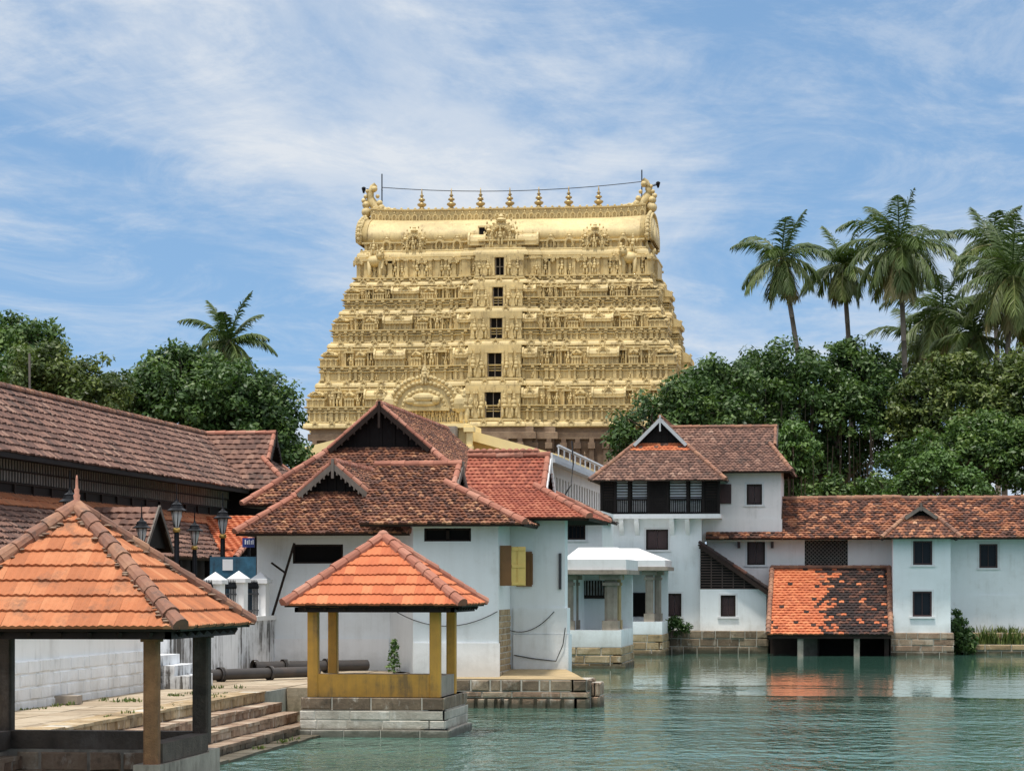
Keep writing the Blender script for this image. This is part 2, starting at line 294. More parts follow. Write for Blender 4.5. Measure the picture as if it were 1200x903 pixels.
    def masonry(s, a, b, z0, z1, ch=.3, bw=.5, m=0, mm=1, gap=.012, out=.03, back=.35):
        """a face of squared stones from a to b, each stone its own block standing a little proud of a mortar bed"""
        a, b = Vector((a[0],a[1],0)), Vector((b[0],b[1],0)); Lg = (b-a).length; u = (b-a)/Lg; n = Vector((u.y,-u.x,0)); zu = Vector((0,0,1))
        Q = lambda uu, zz, d: a+u*uu+n*d+zu*zz
        s.slab([Q(0,z0,0),Q(Lg,z0,0),Q(Lg,z1-.004,0),Q(0,z1-.004,0)], n, -back, 0, mm)
        nz = max(1, round((z1-z0)/ch)); hz = (z1-z0)/nz
        for i in range(nz):
            x = -rng.random()*bw
            while x < Lg:
                wd = bw*rng.uniform(.6, 1.5); x0, x1 = max(0, x+gap), min(Lg, x+wd-gap); x += wd
                if x1-x0 < .05: continue
                o = out*rng.uniform(.3, 1.4); q0, q1 = z0+i*hz+gap, z0+(i+1)*hz-gap+(.008 if i == nz-1 else 0); c = min(.02, gap*1.5)
                jt = lambda: rng.uniform(-.3, 1)*c*.9
                s.add([Q(x0,q0,.001),Q(x1,q0,.001),Q(x1,q1,.001),Q(x0,q1,.001),Q(x0+c+jt(),q0+c+jt(),o),Q(x1-c-jt(),q0+c+jt(),o*rng.uniform(.6,1.2)),Q(x1-c-jt(),q1-c-jt()*.5,o),Q(x0+c+jt(),q1-c-jt()*.5,o*rng.uniform(.6,1.2))],
                      [(4,5,6,7)]+[(k,(k+1)%4,4+(k+1)%4,4+k) for k in range(4)], m)
    def tiles(s, poly, course=.25, tw=.22, th=.03, amp=.018, waves=1, K=2, m=0, ms=1, stag=.5, rough=.3, slab=.09, pick=None):
        """overlapping clay tiles on the plane polygon poly (first edge = eave, left to right seen from outside)"""
        p = [Vector(q) for q in poly]; o = p[0]; u = (p[1]-o).normalized(); n = u.cross(p[-1]-o).normalized(); v = n.cross(u)
        q = [((a-o).dot(u), (a-o).dot(v)) for a in p]; V = max(b for a, b in q)
        s.slab(p, n, -slab, -.012, ms)
        def ext(y):
            xs = []
            for i in range(len(q)):
                (x0, y0), (x1, y1) = q[i], q[(i+1) % len(q)]
                if abs(y1-y0) < 1e-6:
                    if abs(y-y0) < 1e-4: xs += [x0, x1]
                elif min(y0,y1)-1e-6 <= y <= max(y0,y1)+1e-6: xs.append(x0+(x1-x0)*(y-y0)/(y1-y0))
            return (min(xs), max(xs)) if xs else None
        nc = max(1, round(V/course)); ch = V/nc
        for i in range(nc):
            v0, v1 = i*ch, (i+1)*ch
            e0, e1 = ext(v0+1e-4), ext(min(v1, V-1e-4))
            if not e0 or not e1: continue
            lo, hi = min(e0[0], e1[0]), max(e0[1], e1[1]); off = (stag*tw if i % 2 else 0)
            j0, j1 = math.floor((lo-off)/tw), math.ceil((hi-off)/tw)
            for j in range(j0, j1):
                ua, ub = j*tw+off, (j+1)*tw+off
                if ub < lo or ua > hi: continue
                dz = rng.uniform(-.3, 1)*rough*th; dv = rng.uniform(-1, 1)*rough*.05; vs = []
                for k in range(K+1):
                    uu = ua+(ub-ua)*k/K; hgt = amp*(.5-.5*math.cos(2*math.pi*waves*k/K)) if K > 1 else 0
                    b0 = min(max(uu, e0[0]), e0[1]); t0 = min(max(uu, e1[0]), e1[1])
                    base = o+u*b0+v*(v0+dv-.02)
                    vs += [base-n*.005, base+n*(th+hgt+dz), o+u*t0+v*v1+n*(.004+hgt*.6)]
                fs = []
                for k in range(K): a = 3*k; fs += [(a, a+3, a+4, a+1), (a+1, a+4, a+5, a+2)]
                s.add(vs, fs, pick(ua, v0, V) if pick else m)
    def caps(s, a, b, r=.1, seg=.4, m=0, up=(0,0,1), n=7):
        """ridge or hip line of overlapping half-round caps, a low end, b high end"""
        a, b = Vector(a), Vector(b); Lg = (b-a).length; t = (b-a)/Lg; up = Vector(up); x = t.cross(up).normalized(); y = x.cross(t)
        k = max(1, round(Lg/seg)); sg = Lg/k
        for i in range(k):
            c0 = a+t*(sg*i-.03); c1 = a+t*(sg*(i+1)+.02); vs = []; r0, r1 = r*1.12*rng.uniform(.95,1.05), r*.92
            for c, q in ((c0, r0), (c1, r1)):
                for j in range(n+1):
                    an = math.pi*(-.12+1.24*j/n); qq = q*rng.uniform(.93,1.07); vs.append(c+x*(math.cos(an)*qq)+y*(math.sin(an)*qq))
            h = n+1
            s.add(vs, [(j, j+1, h+j+1, h+j) for j in range(n)]+[tuple(range(n,-1,-1)), tuple(range(h, 2*h))], m)
    def build(s, name, mats, parent=None, smooth=False, label=None):
        me = bpy.data.meshes.new(name); org = ORG.get(parent.name, Vector()) if parent else Vector()
        v = np.array(s.v, dtype=np.float32).reshape(-1, 3)-np.array(org, dtype=np.float32)
        me.from_pydata(v.tolist(), [], s.f)
        for k in (mats if isinstance(mats, (list, tuple)) else [mats]): me.materials.append(M[k])
        me.polygons.foreach_set('material_index', s.m)
        at = me.attributes.new('rnd', 'FLOAT', 'FACE'); at.data.foreach_set('value', s.r)
        if smooth: me.polygons.foreach_set('use_smooth', [True]*len(s.f))
        me.update()
        o = bpy.data.objects.new(name, me); sc.collection.objects.link(o)
        if parent: o.parent = parent; ORG[o.name] = org
        if label: o['label'] = label
        return o
ORG = {}
def tag(o, label=None, cat=None, group=None, kind=None):
    for k, q in (('label', label), ('category', cat), ('group', group), ('kind', kind)):
        if q: o[k] = q
    return o
def thing(name, loc, label, cat, group=None):
    o = bpy.data.objects.new(name, None); sc.collection.objects.link(o); o.location = loc; o.empty_display_size = .3
    ORG[o.name] = Vector(loc); return tag(o, label, cat, group)
def copy_tree(o, loc, label, rot=None, parent=None):
    c = o.copy(); sc.collection.objects.link(c)
    if parent: c.parent = parent
    else:
        c.location = loc
        if rot is not None: c.rotation_euler = (0, 0, rot)
        c['label'] = label
    for ch in list(o.children): copy_tree(ch, None, None, None, c)
    return c
def rot90(x, y): return lambda p: Vector((x-p[1], y+p[0], p[2]))   # local front (-y) looks to +X
def shift(x, y): return lambda p: Vector((x+p[0], y+p[1], p[2]))
def kroof(parent, T, he, ye, ze, hg, yg, zg, zp, yb, tile='tile_old', capm='ridge', course=.22, tw=.22, th=.03, gable='wood_black', barge='wood_dark', ov=.28, capr=.10, back_hip=False, tympan=None, teeth=True, top=None, **kw):
    """Kerala roof: a hipped end with a small gable on top and a ridge running back from it. Local x across, -y the front"""
    b = B(); t = lambda *p: T(Vector(p)); k = dict(course=course, tw=tw, th=th, **kw)
    yt = yb if not back_hip else yb-(he-hg)
    b.tiles([t(-he,ye,ze), t(he,ye,ze), t(hg,yg,zg), t(-hg,yg,zg)], pick=(lambda u, v, V: 2 if v > V*.76 and rng.random() < .93 else 0) if top else None, **k)
    b.tiles([t(he,ye,ze), t(he,yb,ze), t(hg,yt,zg), t(hg,yg,zg)], **k)
    b.tiles([t(-he,yb,ze), t(-he,ye,ze), t(-hg,yg,zg), t(-hg,yt,zg)], **k)
    b.tiles([t(hg+.06,yg-ov,zg-.03), t(hg+.06,yt,zg-.03), t(0,yt,zp), t(0,yg-ov,zp)], **k)
    b.tiles([t(-hg-.06,yt,zg-.03), t(-hg-.06,yg-ov,zg-.03), t(0,yg-ov,zp), t(0,yt,zp)], **k)
    if back_hip: b.tiles([t(he,yb,ze), t(-he,yb,ze), t(-hg,yt,zg), t(hg,yt,zg)], **k)
    ro = b.build('roof', [tile, 'wood_dark']+([top] if top else []), parent)
    e = .03
    for sx in (-1, 1):
        c = B(); c.caps(t(sx*he,ye,ze+e), t(sx*hg,yg,zg+e), capr, .4); c.build('hip_cap', [capm], ro)
    c = B(); c.caps(t(0,yg-ov,zp+e), t(0,yt,zp+e), capr, .4); c.build('ridge_cap', [capm], ro)
    if teeth:
        for sx in (-1, 1): c = B(); c.caps(t(sx*(hg+.12),yg-ov+.05,zg-.02), t(0,yg-ov+.05,zp+.02), capr*.75, .35); c.build('verge_cap', [capm], ro)
    g = B()
    g.slab([t(-hg,yg+.05,zg), t(hg,yg+.05,zg), t(0,yg+.05,zp-.02)], T(Vector((0,1,0)))-T(Vector((0,0,0))), 0, .06, 0)
    for i in range(7):
        x = -hg*.85+i*hg*.85*2/6; hh = (1-abs(x)/hg)*(zp-zg)
        if hh > .15: g.beam(t(x,yg+.02,zg+.02), t(x,yg+.02,zg+hh*.92), .05, .04, 0)
    go = g.build('gable', [gable], ro)
    g = B()
    for sx in (-1, 1):
        a, q = t(sx*(hg+.1),yg-ov-.03,zg-.12), t(0,yg-ov-.03,zp-.09); g.beam(a, q, .05, .13 if teeth else .15)
        for i in range(1, 8 if teeth else 1): g.beam(a.lerp(q, i/8)+Vector((0,0,-.06)), a.lerp(q, i/8)+Vector((0,0,-.15)), .04, .08)
    g.beam(t(0,yg-ov-.05,zp+.1), t(0,yg-ov-.05,zp-.55*(zp-zg)), .07, .07)
    g.build('bargeboard', [barge], ro)
    return ro
def window(parent, x0, x1, z0, z1, y, fm='wood_dark', pm='wood_maroon', style='shutter', name='window', dep=.12):
    """a window set in an opening of a wall facing -Y"""
    f = B(); t = .07; e = .09
    f.box(x0-e,x0-.002,y-.025,y-.001,z0-e,z1+e); f.box(x1+.002,x1+e,y-.025,y-.001,z0-e,z1+e); f.box(x0-.002,x1+.002,y-.025,y-.001,z1+.002,z1+e); f.box(x0-e-.04,x1+e+.04,y-.07,y-.001,z0-e,z0-.002)
    sr = f.build('surround', ['roof_white'], parent); f = B()
    f.box(x0,x0+t,y+.02,y+.14,z0,z1); f.box(x1-t,x1,y+.02,y+.14,z0,z1); f.box(x0+t,x1-t,y+.02,y+.14,z1-t,z1); f.box(x0+t,x1-t,y+.02,y+.14,z0,z0+t)
    o = f.build(name, [fm], parent); sr.parent = o; p = B()
    if style == 'shutter':
        xm = (x0+x1)/2
        for a, c in ((x0+t,xm-.01),(xm+.01,x1-t)):
            p.box(a,c,y+dep,y+dep+.04,z0+t,z1-t)
            k = max(2, int((z1-z0)/.12))
            for i in range(k): q = z0+t+(z1-z0-2*t)*(i+.5)/k; p.box(a+.05,c-.05,y+dep-.012,y+dep+.01,q-.022,q+.022)
        p.build('shutter', [pm], o)
    else:
        p.box(x0+t,x1-t,y+dep+.06,y+dep+.09,z0+t,z1-t); p.build('pane', ['glass_dark' if style != 'dark' else 'dark'], o); q = B()
        k = max(2, int((x1-x0)/.16)) if style == 'bars' else 2
        for i in range(1, k): xx = x0+t+(x1-x0-2*t)*i/k; q.box(xx-.015,xx+.015,y+dep-.01,y+dep+.03,z0+t,z1-t)
        q.build('bars', [fm], o)
    return o
# ------------------------------------------------------------------ setting: ground, water, banks
ZP = 0.85
b = B()
def sheet(x0, x1, y0, y1, z): b.poly([(x0,y0,z),(x1,y0,z),(x1,y1,z),(x0,y1,z)])
sheet(-4000, 4000, -4000, 6000, -1.6)
tag(b.build('ground', ['earth']), kind='structure')
b = B(); b.box(-4000, 4000, 127.0, 6000, -1.5, 0.9); b.box(-4000, -16.2, -300, 127.0, -1.5, 0.846)
tag(b.build('terrain', ['earth']), kind='structure')
b = B(); b.poly([(-16,-60,0),(120,-60,0),(120,127,0),(-16,127,0)])
tag(b.build('pond_water', ['water']), kind='structure')
# paved platform and bathing steps along the left bank
b = B(); b.box(-16.2, -12.37, 20, 71.2, -1.5, ZP-.015, 1)
x = -16.2
while x < -12.45:
    x2 = min(-12.40, x+rng.uniform(.6,.95)); y = 30+rng.random()
    while y < 71:
        y2 = min(71.15, y+rng.uniform(.7,1.5)); b.box(x+.012, x2-.012, y+.012, y2-.012, ZP-.05, ZP-.004+rng.uniform(-.006,.006), 0); y = y2
    x = x2
b.box(-12.35, -11.4, 58.9, 71.2, -1.5, ZP-.004, 0, .5)
tag(b.build('paving', ['paver', 'mortar']), kind='structure')
t = thing('bathing_steps', (-11.6, 45, 0), 'stone bathing steps going down to the green water between the two pavilions', 'steps')
tops = [ZP+.012, .63, .42, .21, .03]; XE = [-12.35, -11.98, -11.62, -11.26, -10.85]
for i in range(5):
    b = B(); z1 = tops[i]; z0 = tops[i+1]-.02 if i < 4 else -.6; x1 = XE[i]
    b.masonry((x1, 22), (x1, 56.5), z0, z1, .5, .45, 0, 1, .028, .04, .4)
    y = 22
    while y < 56.5:
        q = min(56.5, y+rng.uniform(.5, 1.1)); dz = rng.uniform(-.008, .012)
        b.box(x1-.52, x1+.05+rng.uniform(-.015,.02), y+.008, q-.008, z1-.05, z1+dz+.004*i, 0); y = q
    b.build('step', ['block_ochre' if i < 1 else 'block', 'mortar'], t)
b = B(); b.masonry((-11.38, 68.9), (-11.38, 71), -.3, ZP, .3, .6); b.build('retaining_face', ['block_dark', 'mortar'], t)
# ------------------------------------------------------------------ white boundary wall with gate piers and railings
WX = -14.95
t = thing('boundary_wall', (WX, 48, ZP), 'long white stained boundary wall behind the bathing steps', 'wall')
b = B(); b.masonry((WX, 26), (WX, 57.2), ZP-.1, 1.72, .24, .5, 0, 1, .01, .03, .4); b.build('lower_wall', ['wall_block', 'wall_white'], t)
b = B(); b.wall((WX-.05, 26), (WX-.05, 57.2), 1.7, 2.22, .4); b.build('wall', ['wall_white'], t)
b = B(); b.box(WX-.5, WX+.04, 26, 57.3, 2.22, 2.32); b.build('coping', ['wall_white'], t)
b = B(); b.box(WX-.4, WX, 57.2, 57.6, ZP-.1, 2.35); b.build('pier', ['wall_white'], t)
WX2 = -15.2
b = B(); b.wall((WX2, 59.6), (WX2, 71.1), ZP-.1, 2.18, .4); b.build('stained_wall', ['wall_dirty'], t)
b = B(); b.box(WX2-.48, WX2+.05, 59.6, 71.1, 2.18, 2.3); b.build('coping', ['wall_white'], t)
b = B(); b.box(WX2-.55, WX2-.45, 57.6, 59.6, ZP, 2.2)
for i in range(9): b.box(WX2-.45, WX2-.40, 57.7+i*.21, 57.75+i*.21, ZP, 2.35)
b.build('gate', ['iron'], t)
b = B()
for i, (a, z) in enumerate(((.95, .28), (.62, .5), (.32, .72))): b.box(WX2-.4, WX2+a, 57.7+.012*i, 59.9-.25*i, ZP, ZP+z)
b.build('gate_step', ['wall_dirty'], t)
t = thing('gate_railing', (WX2-.2, 63, 2.3), 'white piers with pointed caps and black spear railings on the boundary wall', 'railing')
for i in range(4):
    y = [YX(228, WX2), YX(261, WX2), YX(288, WX2), YX(313.5, WX2)][i]; z = [3.34, 3.40, 3.44, 3.42][i]; h = .24
    b = B(); b.box(WX2-.36, WX2+.0, y-h, y+h, 2.3, z-.28); o = b.build('pier', ['wall_white'], t)
    b = B(); b.box(WX2-.42, WX2+.06, y-h-.09, y+h+.09, z-.28, z-.18)
    b.add([(WX2-.41,y-h-.06,z-.18),(WX2+.05,y-h-.06,z-.18),(WX2+.05,y+h+.06,z-.18),(WX2-.41,y+h+.06,z-.18),(WX2-.18,y,z+.02)], [(0,1,4),(1,2,4),(2,3,4),(3,0,4)])
    b.build('pier_cap', ['roof_white'], o)
ys = [YX(228, WX2), YX(261, WX2), YX(288, WX2), YX(313.5, WX2), 71.0]
for i in range(4):
    b = B(); y0, y1 = ys[i]+.24, ys[i+1]-.24
    for z in (2.42, 2.85): b.box(WX2-.22, WX2-.18, y0, y1, z, z+.04)
    k = max(3, int((y1-y0)/.16))
    for j in range(k):
        y = y0+(y1-y0)*(j+.5)/k; b.tube([(WX2-.2,y,2.3),(WX2-.2,y,3.0)], .016, n=5); b.lathe(WX2-.2, y, [(.03,3.0),(.045,3.05),(.03,3.1),(.004,3.24)], 5)
    b.build('railing_panel', ['iron'], t)
# ------------------------------------------------------------------ two open pavilions
def spire(b, x, y, z, s=1):
    b.lathe(x, y, [(.17*s,z-.1),(.17*s,z),(.12*s,z+.03),(.13*s,z+.11),(.085*s,z+.13),(.10*s,z+.20),(.07*s,z+.22),(.085*s,z+.28),(.055*s,z+.30),(.065*s,z+.36),(.035*s,z+.38),(.03*s,z+.5),(.008,z+.56)], 10)
def pyramid_roof(t, x0, x1, y0, y1, ze, xa, ya, za, tile, capm, capr, seg, sp):
    b = B(); k = dict(course=.33, tw=.22, th=.032, amp=.022, waves=2, K=8, stag=0, rough=.22, slab=.07)
    c = [(x0,y0,ze),(x1,y0,ze),(x1,y1,ze),(x0,y1,ze)]; A = (xa,ya,za)
    for i in range(4): b.tiles([c[i], c[(i+1)%4], A], **k)
    ro = b.build('roof', [tile, 'wood_dark'], t)
    b = B()
    for q in c: b = B(); b.caps(Vector(q)+Vector((0,0,.03)), Vector(A)+Vector((0,0,.02)), capr, seg); b.build('hip_cap', [capm], ro)
    if not sp: b = B(); b.ball((xa,ya,za+.02), .13, 0, 8, 6); b.build('apex_cap', [capm], ro)
    if sp:
        b = B()
        for q in c:
            q_ = Vector(q); d = Vector(A)-q_; sd_ = d.cross(Vector((0,0,1))).normalized()
            for i in range(34):
                f = rng.random()*.97
                for sg in (-1, 1): b.ball(q_+d*f+sd_*sg*(capr*rng.uniform(.75,1.2))+Vector((0,0,rng.uniform(-.03,.0))), rng.uniform(.02,.045), 0, 6, 4, (1.6,1.6,.5))
        b.build('lime_mortar', ['ridge_moss'], ro)['kind'] = 'stuff'
    if sp: b = B(); spire(b, xa, ya, za-.10, .60); b.build('spire', ['ridge'], ro, True)
    b = B(); h = .1; d = .18
    b.box(x0+d,x1-d,y0+d,y0+d+.07,ze-.16,ze-.06); b.box(x0+d,x1-d,y1-d-.07,y1-d,ze-.16,ze-.06); b.box(x0+d,x0+d+.07,y0+d,y1-d,ze-.16,ze-.06); b.box(x1-d-.07,x1-d,y0+d,y1-d,ze-.16,ze-.06)
    for i in range(1, 9):
        for (p, q) in (((x0+(x1-x0)*i/9,y0+.1),(xa,ya)), ((x1-.1,y0+(y1-y0)*i/9),(xa,ya))): b.beam((p[0],p[1],ze-.1), Vector((p[0],p[1],ze-.1)).lerp(Vector((q[0],q[1],za-.1)), .85), .05, .07)
    b.build('rafters', ['wood_dark'], t)
# near pavilion
Y0, Y1 = 35.1, 39.3; xr = X(211, Y0); xl = xr-3.75; ze = Z(211, 735, Y0)
xa = X(90, 37.2); ya = 37.2; za = Z(90, 595, 37.2)
t = thing('pavilion', (xa, ya, 0), 'near open pavilion with weathered orange pyramid tile roof and spire on dark stone posts', 'pavilion')
pyramid_roof(t, xl, xr, Y0, Y1, ze, xa, ya, za, 'tile_orange', 'ridge_old', .108, .30, True)
yb_, yf_ = 38.6, 35.75
px_r = X(236.5, yb_); px_l = X(6.5, yb_); zt = ze-.06
for (x, y, wd, m, z0) in ((px_r, yb_, .235, 'stone_post', .82), (px_l, yb_, .23, 'stone_post', .5), (X(178, yf_), yf_, .20, 'post_brown', -.3), (px_l-.1, yf_, .2, 'post_brown', -.3)):
    b = B(); b.post(x, y, wd, z0, zt, .03); b.post(x, y, wd+.06, zt-.14, zt-.02, .02); b.build('post', [m], t)
b = B(); z0 = Z(200, 877, yb_); z1 = Z(200, 856, yb_)
b.box(px_l, px_r, yb_-.15, yb_+.15, z0, z1); b.box(px_r-.13, px_r+.13, yf_+.1, yb_-.15, z0-.02, z1-.02); b.box(px_l-.13, px_l+.13, yf_+.1, yb_-.15, z0, z1); b.build('bench_rail', ['stone_post'], t)
b = B(); b.box(px_l-.3, px_r+.16, yb_-.22, yb_+.45, -.5, z0-.002); b.box(px_r-.2, px_r+.17, yf_-.2, yb_-.2, -.5, z0-.03); b.box(px_l-.3, px_l+.1, yf_-.2, yb_-.2, -.5, z0-.03)
b.build('plinth', ['concrete'], t)
b = B(); b.masonry((px_l+.25, yb_-.225), (px_r-.3, yb_-.225), -.2, z0-.03, .34, .55, 0, 1, .02, .05, .05); b.build('plinth_stone', ['block', 'concrete'], t)
# yellow pavilion
Y0, Y1 = 54.6, 58.0; xl = X(333, Y0); xr = X(541, Y0); ze = Z(440, 708, Y0)
ya = 56.4; xa = X(449, ya); za = Z(449, 629, ya)
t = thing('pavilion', (xa, ya, 0), 'open pavilion with bright orange pyramid tile roof on four yellow posts standing in the water', 'pavilion')
pyramid_roof(t, xl, xr, Y0, Y1, ze, xa, ya, za, 'tile_bright', 'ridge', .105, .34, False)
yf_ = 55.25; yb_ = 57.3; xa0, xa1 = X(367.4, yf_), X(510.3, yf_); zb = Z(440, 816, yf_)
for (x, y, wd, z0) in ((xa0, yf_, .22, zb), (xa1, yf_, .22, zb), (xa0+.02, yb_, .2, zb), (xa1+.03, yb_, .2, zb)):
    b = B(); b.post(x, y, wd, z0, ze-.06, .02); b.build('post', ['yellow'], t)
b = B(); zr = Z(440, 789.5, yf_); b.box(xa0+.11, xa1-.11, yf_-.08, yf_+.08, zb, zr); b.build('parapet', ['yellow'], t)
b = B(); b.box(xa1-.1, xa1+.1, yf_+.11, yb_-.1, zb, zr-.05); b.box(xa0-.1, xa0+.1, yf_+.11, yb_-.1, zb, zr-.05); b.box(xa0+.12, xa1-.1, yb_-.08, yb_+.08, zb, zr-.05); b.build('side_parapet', ['stone_grey'], t)
x0, x1 = X(353, 54.9), X(519, 54.9); yf = 54.9; yb = 58.2
b = B(); b.masonry((x0,yf),(x1,yf), Z(440,832,yf), zb, .3, .7, 0, 1, .012, .03, .3); b.masonry((x1,yf),(x1,yb), Z(440,832,yf), zb, .3, .7, 0, 1, .012, .03, .3); b.box(x0+.02,x1-.02,yf+.02,yb,-.4,zb-.004,1); b.build('plinth_cap', ['block_dark', 'mortar'], t)
b = B(); z1 = Z(440,832,yf)-.01
for (a, c, d0, zz0, zz1) in ((x0-.02, x1+.04, .04, .16, z1), (x0-.06, x1+.12, .14, -.5, .15)):
    b.masonry((a,yf-d0),(c,yf-d0), zz0, zz1, .22, .8, 0, 1, .008, .015, .5); b.masonry((c,yf-d0),(c,yb), zz0, zz1, .22, .8, 0, 1, .008, .015, .5)
b.build('plinth', ['block_pale', 'mortar'], t)
# ------------------------------------------------------------------ pipes, slab, grass on the platform
def pipe(p, q, r, label):
    p, q = Vector(p), Vector(q); b = B(); b.tube([p, q], r, n=14, caps=False); d = (q-p).normalized()
    for k in (.0, .25, .26, .62): a = p+d*(q-p).length*k; b.tube([a, a+d*.09], r*1.35, n=14, caps=(k > 0))
    b.tube([p+d*.3, p+d*.32], r*.98, n=14, m=1); b.tube([q, p+d*.05], r*.8, n=14, m=1, caps=False)
    tag(b.build('pipe', ['pipe', 'dark'], None, True), label, 'pipe', 'iron pipes lying on the platform')
pipe((X(216,61.5), 61.5, ZP+.16), (X(372,64.6), 64.6, ZP+.17), .13, 'longer black iron pipe lying on the platform with its flanged end near the dark post')
pipe((X(297,66.8), 66.8, ZP+.2), (X(430,69.0), 69.0, ZP+.2), .14, 'black iron pipe with open round end facing out, behind the longer pipe')
b = B(); x = X(48, 50.2); b.slab([(x,50.0,ZP),(x+.75,50.05,ZP),(x+.72,50.5,ZP),(x+.03,50.45,ZP)], (0,0,1), .004, .16)
tag(b.build('stone_slab', ['stone_grey']), 'loose grey stone slab lying on the platform by the white wall', 'slab')
b = B(); x = X(190, 62.6); b.slab([(x,62.3,ZP),(x+.9,62.35,ZP),(x+.9,62.8,ZP),(x,62.75,ZP)], (0,0,1), .004, .22)
tag(b.build('concrete_block', ['wall_white']), 'pale concrete block lying at the end of the longer black pipe', 'block')
def blades(b, x0, x1, y0, y1, z, k, h, lean=.4, w=.012):
    for i in range(k):
        if i % 14 == 0: cx_, cy_, ch_ = rng.uniform(x0,x1), rng.uniform(y0,y1), rng.uniform(.5,1.15)
        x, y, hh = min(x1,max(x0,rng.gauss(cx_,.10))), min(y1,max(y0,rng.gauss(cy_,.12))), h*ch_*rng.uniform(.4,1.2); a = rng.uniform(0,6.3); d = Vector((math.cos(a),math.sin(a),0)); s = d.cross(Vector((0,0,1)))*w
        o = Vector((x,y,z)); m_ = o+d*hh*lean*.4+Vector((0,0,hh*.6)); e = o+d*hh*lean+Vector((0,0,hh))
        b.add([o-s,o+s,m_+s,m_-s,e], [(0,1,2,3),(3,2,4)])
b = B()
for (xx, yy, rx, ry, k) in ((-13.9, 51.6, .6, .5, 260), (-13.3, 54.5, .5, .6, 220), (-13.6, 58, .4, .6, 150), (-14.7, 48, .15, 3, 200), (-12.5, 50, .1, 5, 120), (-11.0, 50, .1, 3.5, 160), (-14.8, 66, .15, 3.5, 200)):
    blades(b, xx-rx, xx+rx, yy-ry, yy+ry, .05 if xx > -12 else ZP, k//2, .08)
tag(b.build('grass', ['leaf_olive']), 'short grass growing in the joints of the stone platform and steps', 'grass', None, 'stuff')
# ------------------------------------------------------------------ big tiled house in the middle
YA, YR = 69.4, 71.9          # wall planes of the left part and of the right part
t = house = thing('tiled_house', (-11, YA+2, ZP), 'large pale blue house under several stepped old clay tile roofs with dark gables', 'house')
zt1 = Z(380, 632, 71.0)
xw0, xw1, xw2, xw3 = X(301, 71.0), X(457, 71.0), X(584, YA), X(662, YR)
h1 = (X(343,71.0)-xw0, X(402,71.0)-xw0, Z(370,660,71.0), Z(370,637.5,71.0))
b = B(); b.wall((xw0,71.0),(xw1,71.0), .3, zt1+.3, .3, [h1]); b.box(xw0, xw0+.3, 71.3, 80, .3, zt1+.3); b.box(xw0+.3, xw1, 79.7, 80, .3, zt1+.3)
b.build('wall', ['wall_blue'], t)
xs = X(484, YA); h2 = (X(497,YA)-xs, X(552,YA)-xs, Z(520,634,YA), Z(520,618.5,YA)); zt2 = Z(540,617,YA)
b = B(); b.wall((xs,YA),(xw2,YA), .5, zt2+.25, .3, [h2]); b.slab([(xw1,71.0,.5),(xs,YA,.5),(xs,YA,zt2+.1),(xw1,71.0,zt2+.1)], Vector((.5,.8,0)), 0, .2)
zc = Z(590, 714, YA); ys2 = YA+2.4
hs = (.35, 1.75, Z(590,686,YA), Z(590,640,YA))
b.wall((xw2,YA),(xw2,ys2), .5, zt2+.25, .3, [hs]); b.build('wall', ['wall_blue'], t)
b = B(); b.masonry((xw2+.004,YA+.12),(xw2+.004,ys2), .7, zc, .16, .22, 0, 1, .012, .02, .02); b.build('bare_stone', ['block_ochre', 'mortar'], t)
zt4 = Z(640, 608, YR)
xr0 = xw2-.12
b = B(); b.wall((xr0,YR),(xw3,YR), .7, zt4+.3, .3); b.wall((xw3,YR),(xw3,YR+.7), .7, zt4+.3, .3); b.wall((xw3-1.5,YR+.7),(xw3-1.5,YR+5), .7, zt4+.3, .3); b.build('wall', ['wall_blue'], t)
zd = Z(630, 712, YR); b = B(); b.box(xw2+.08, xw3+.1, YR-.07, YR+.8, .75, zd-.7); b.box(xw2+.08, xw3+.06, YR-.04, YR+.76, zd-.69, zd); b.build('dado', ['wall_blue'], t)
b = B(); b.box(xw0+.02, xw1-.02, 70.95, 71.0, .5, Z(400,748,71)); b.build('dado', ['wall_white'], t)
b = B(); b.box(xs+.02, xw2+.04, YA-.05, YA, .5, Z(540,753,YA)); b.build('dado', ['wall_white'], t)
for (h, yy, xo, n_) in ((h1, 71.0, xw0, 1), (h2, YA, xs, 2)):
    f = B(); a0, a1 = xo+h[0], xo+h[1]
    f.box(a0,a1,yy+.03,yy+.1,h[2],h[2]+.05); f.box(a0,a1,yy+.03,yy+.1,h[3]-.05,h[3]); f.box(a0,a0+.05,yy+.03,yy+.1,h[2],h[3]); f.box(a1-.05,a1,yy+.03,yy+.1,h[2],h[3])
    if n_ == 2: f.box((a0+a1)/2-.04,(a0+a1)/2+.04,yy+.03,yy+.1,h[2],h[3])
    o = f.build('window', ['wood_dark'], t); f = B(); f.box(a0,a1,yy+.12,yy+.15,h[2],h[3]); f.build('pane', ['dark'], o)
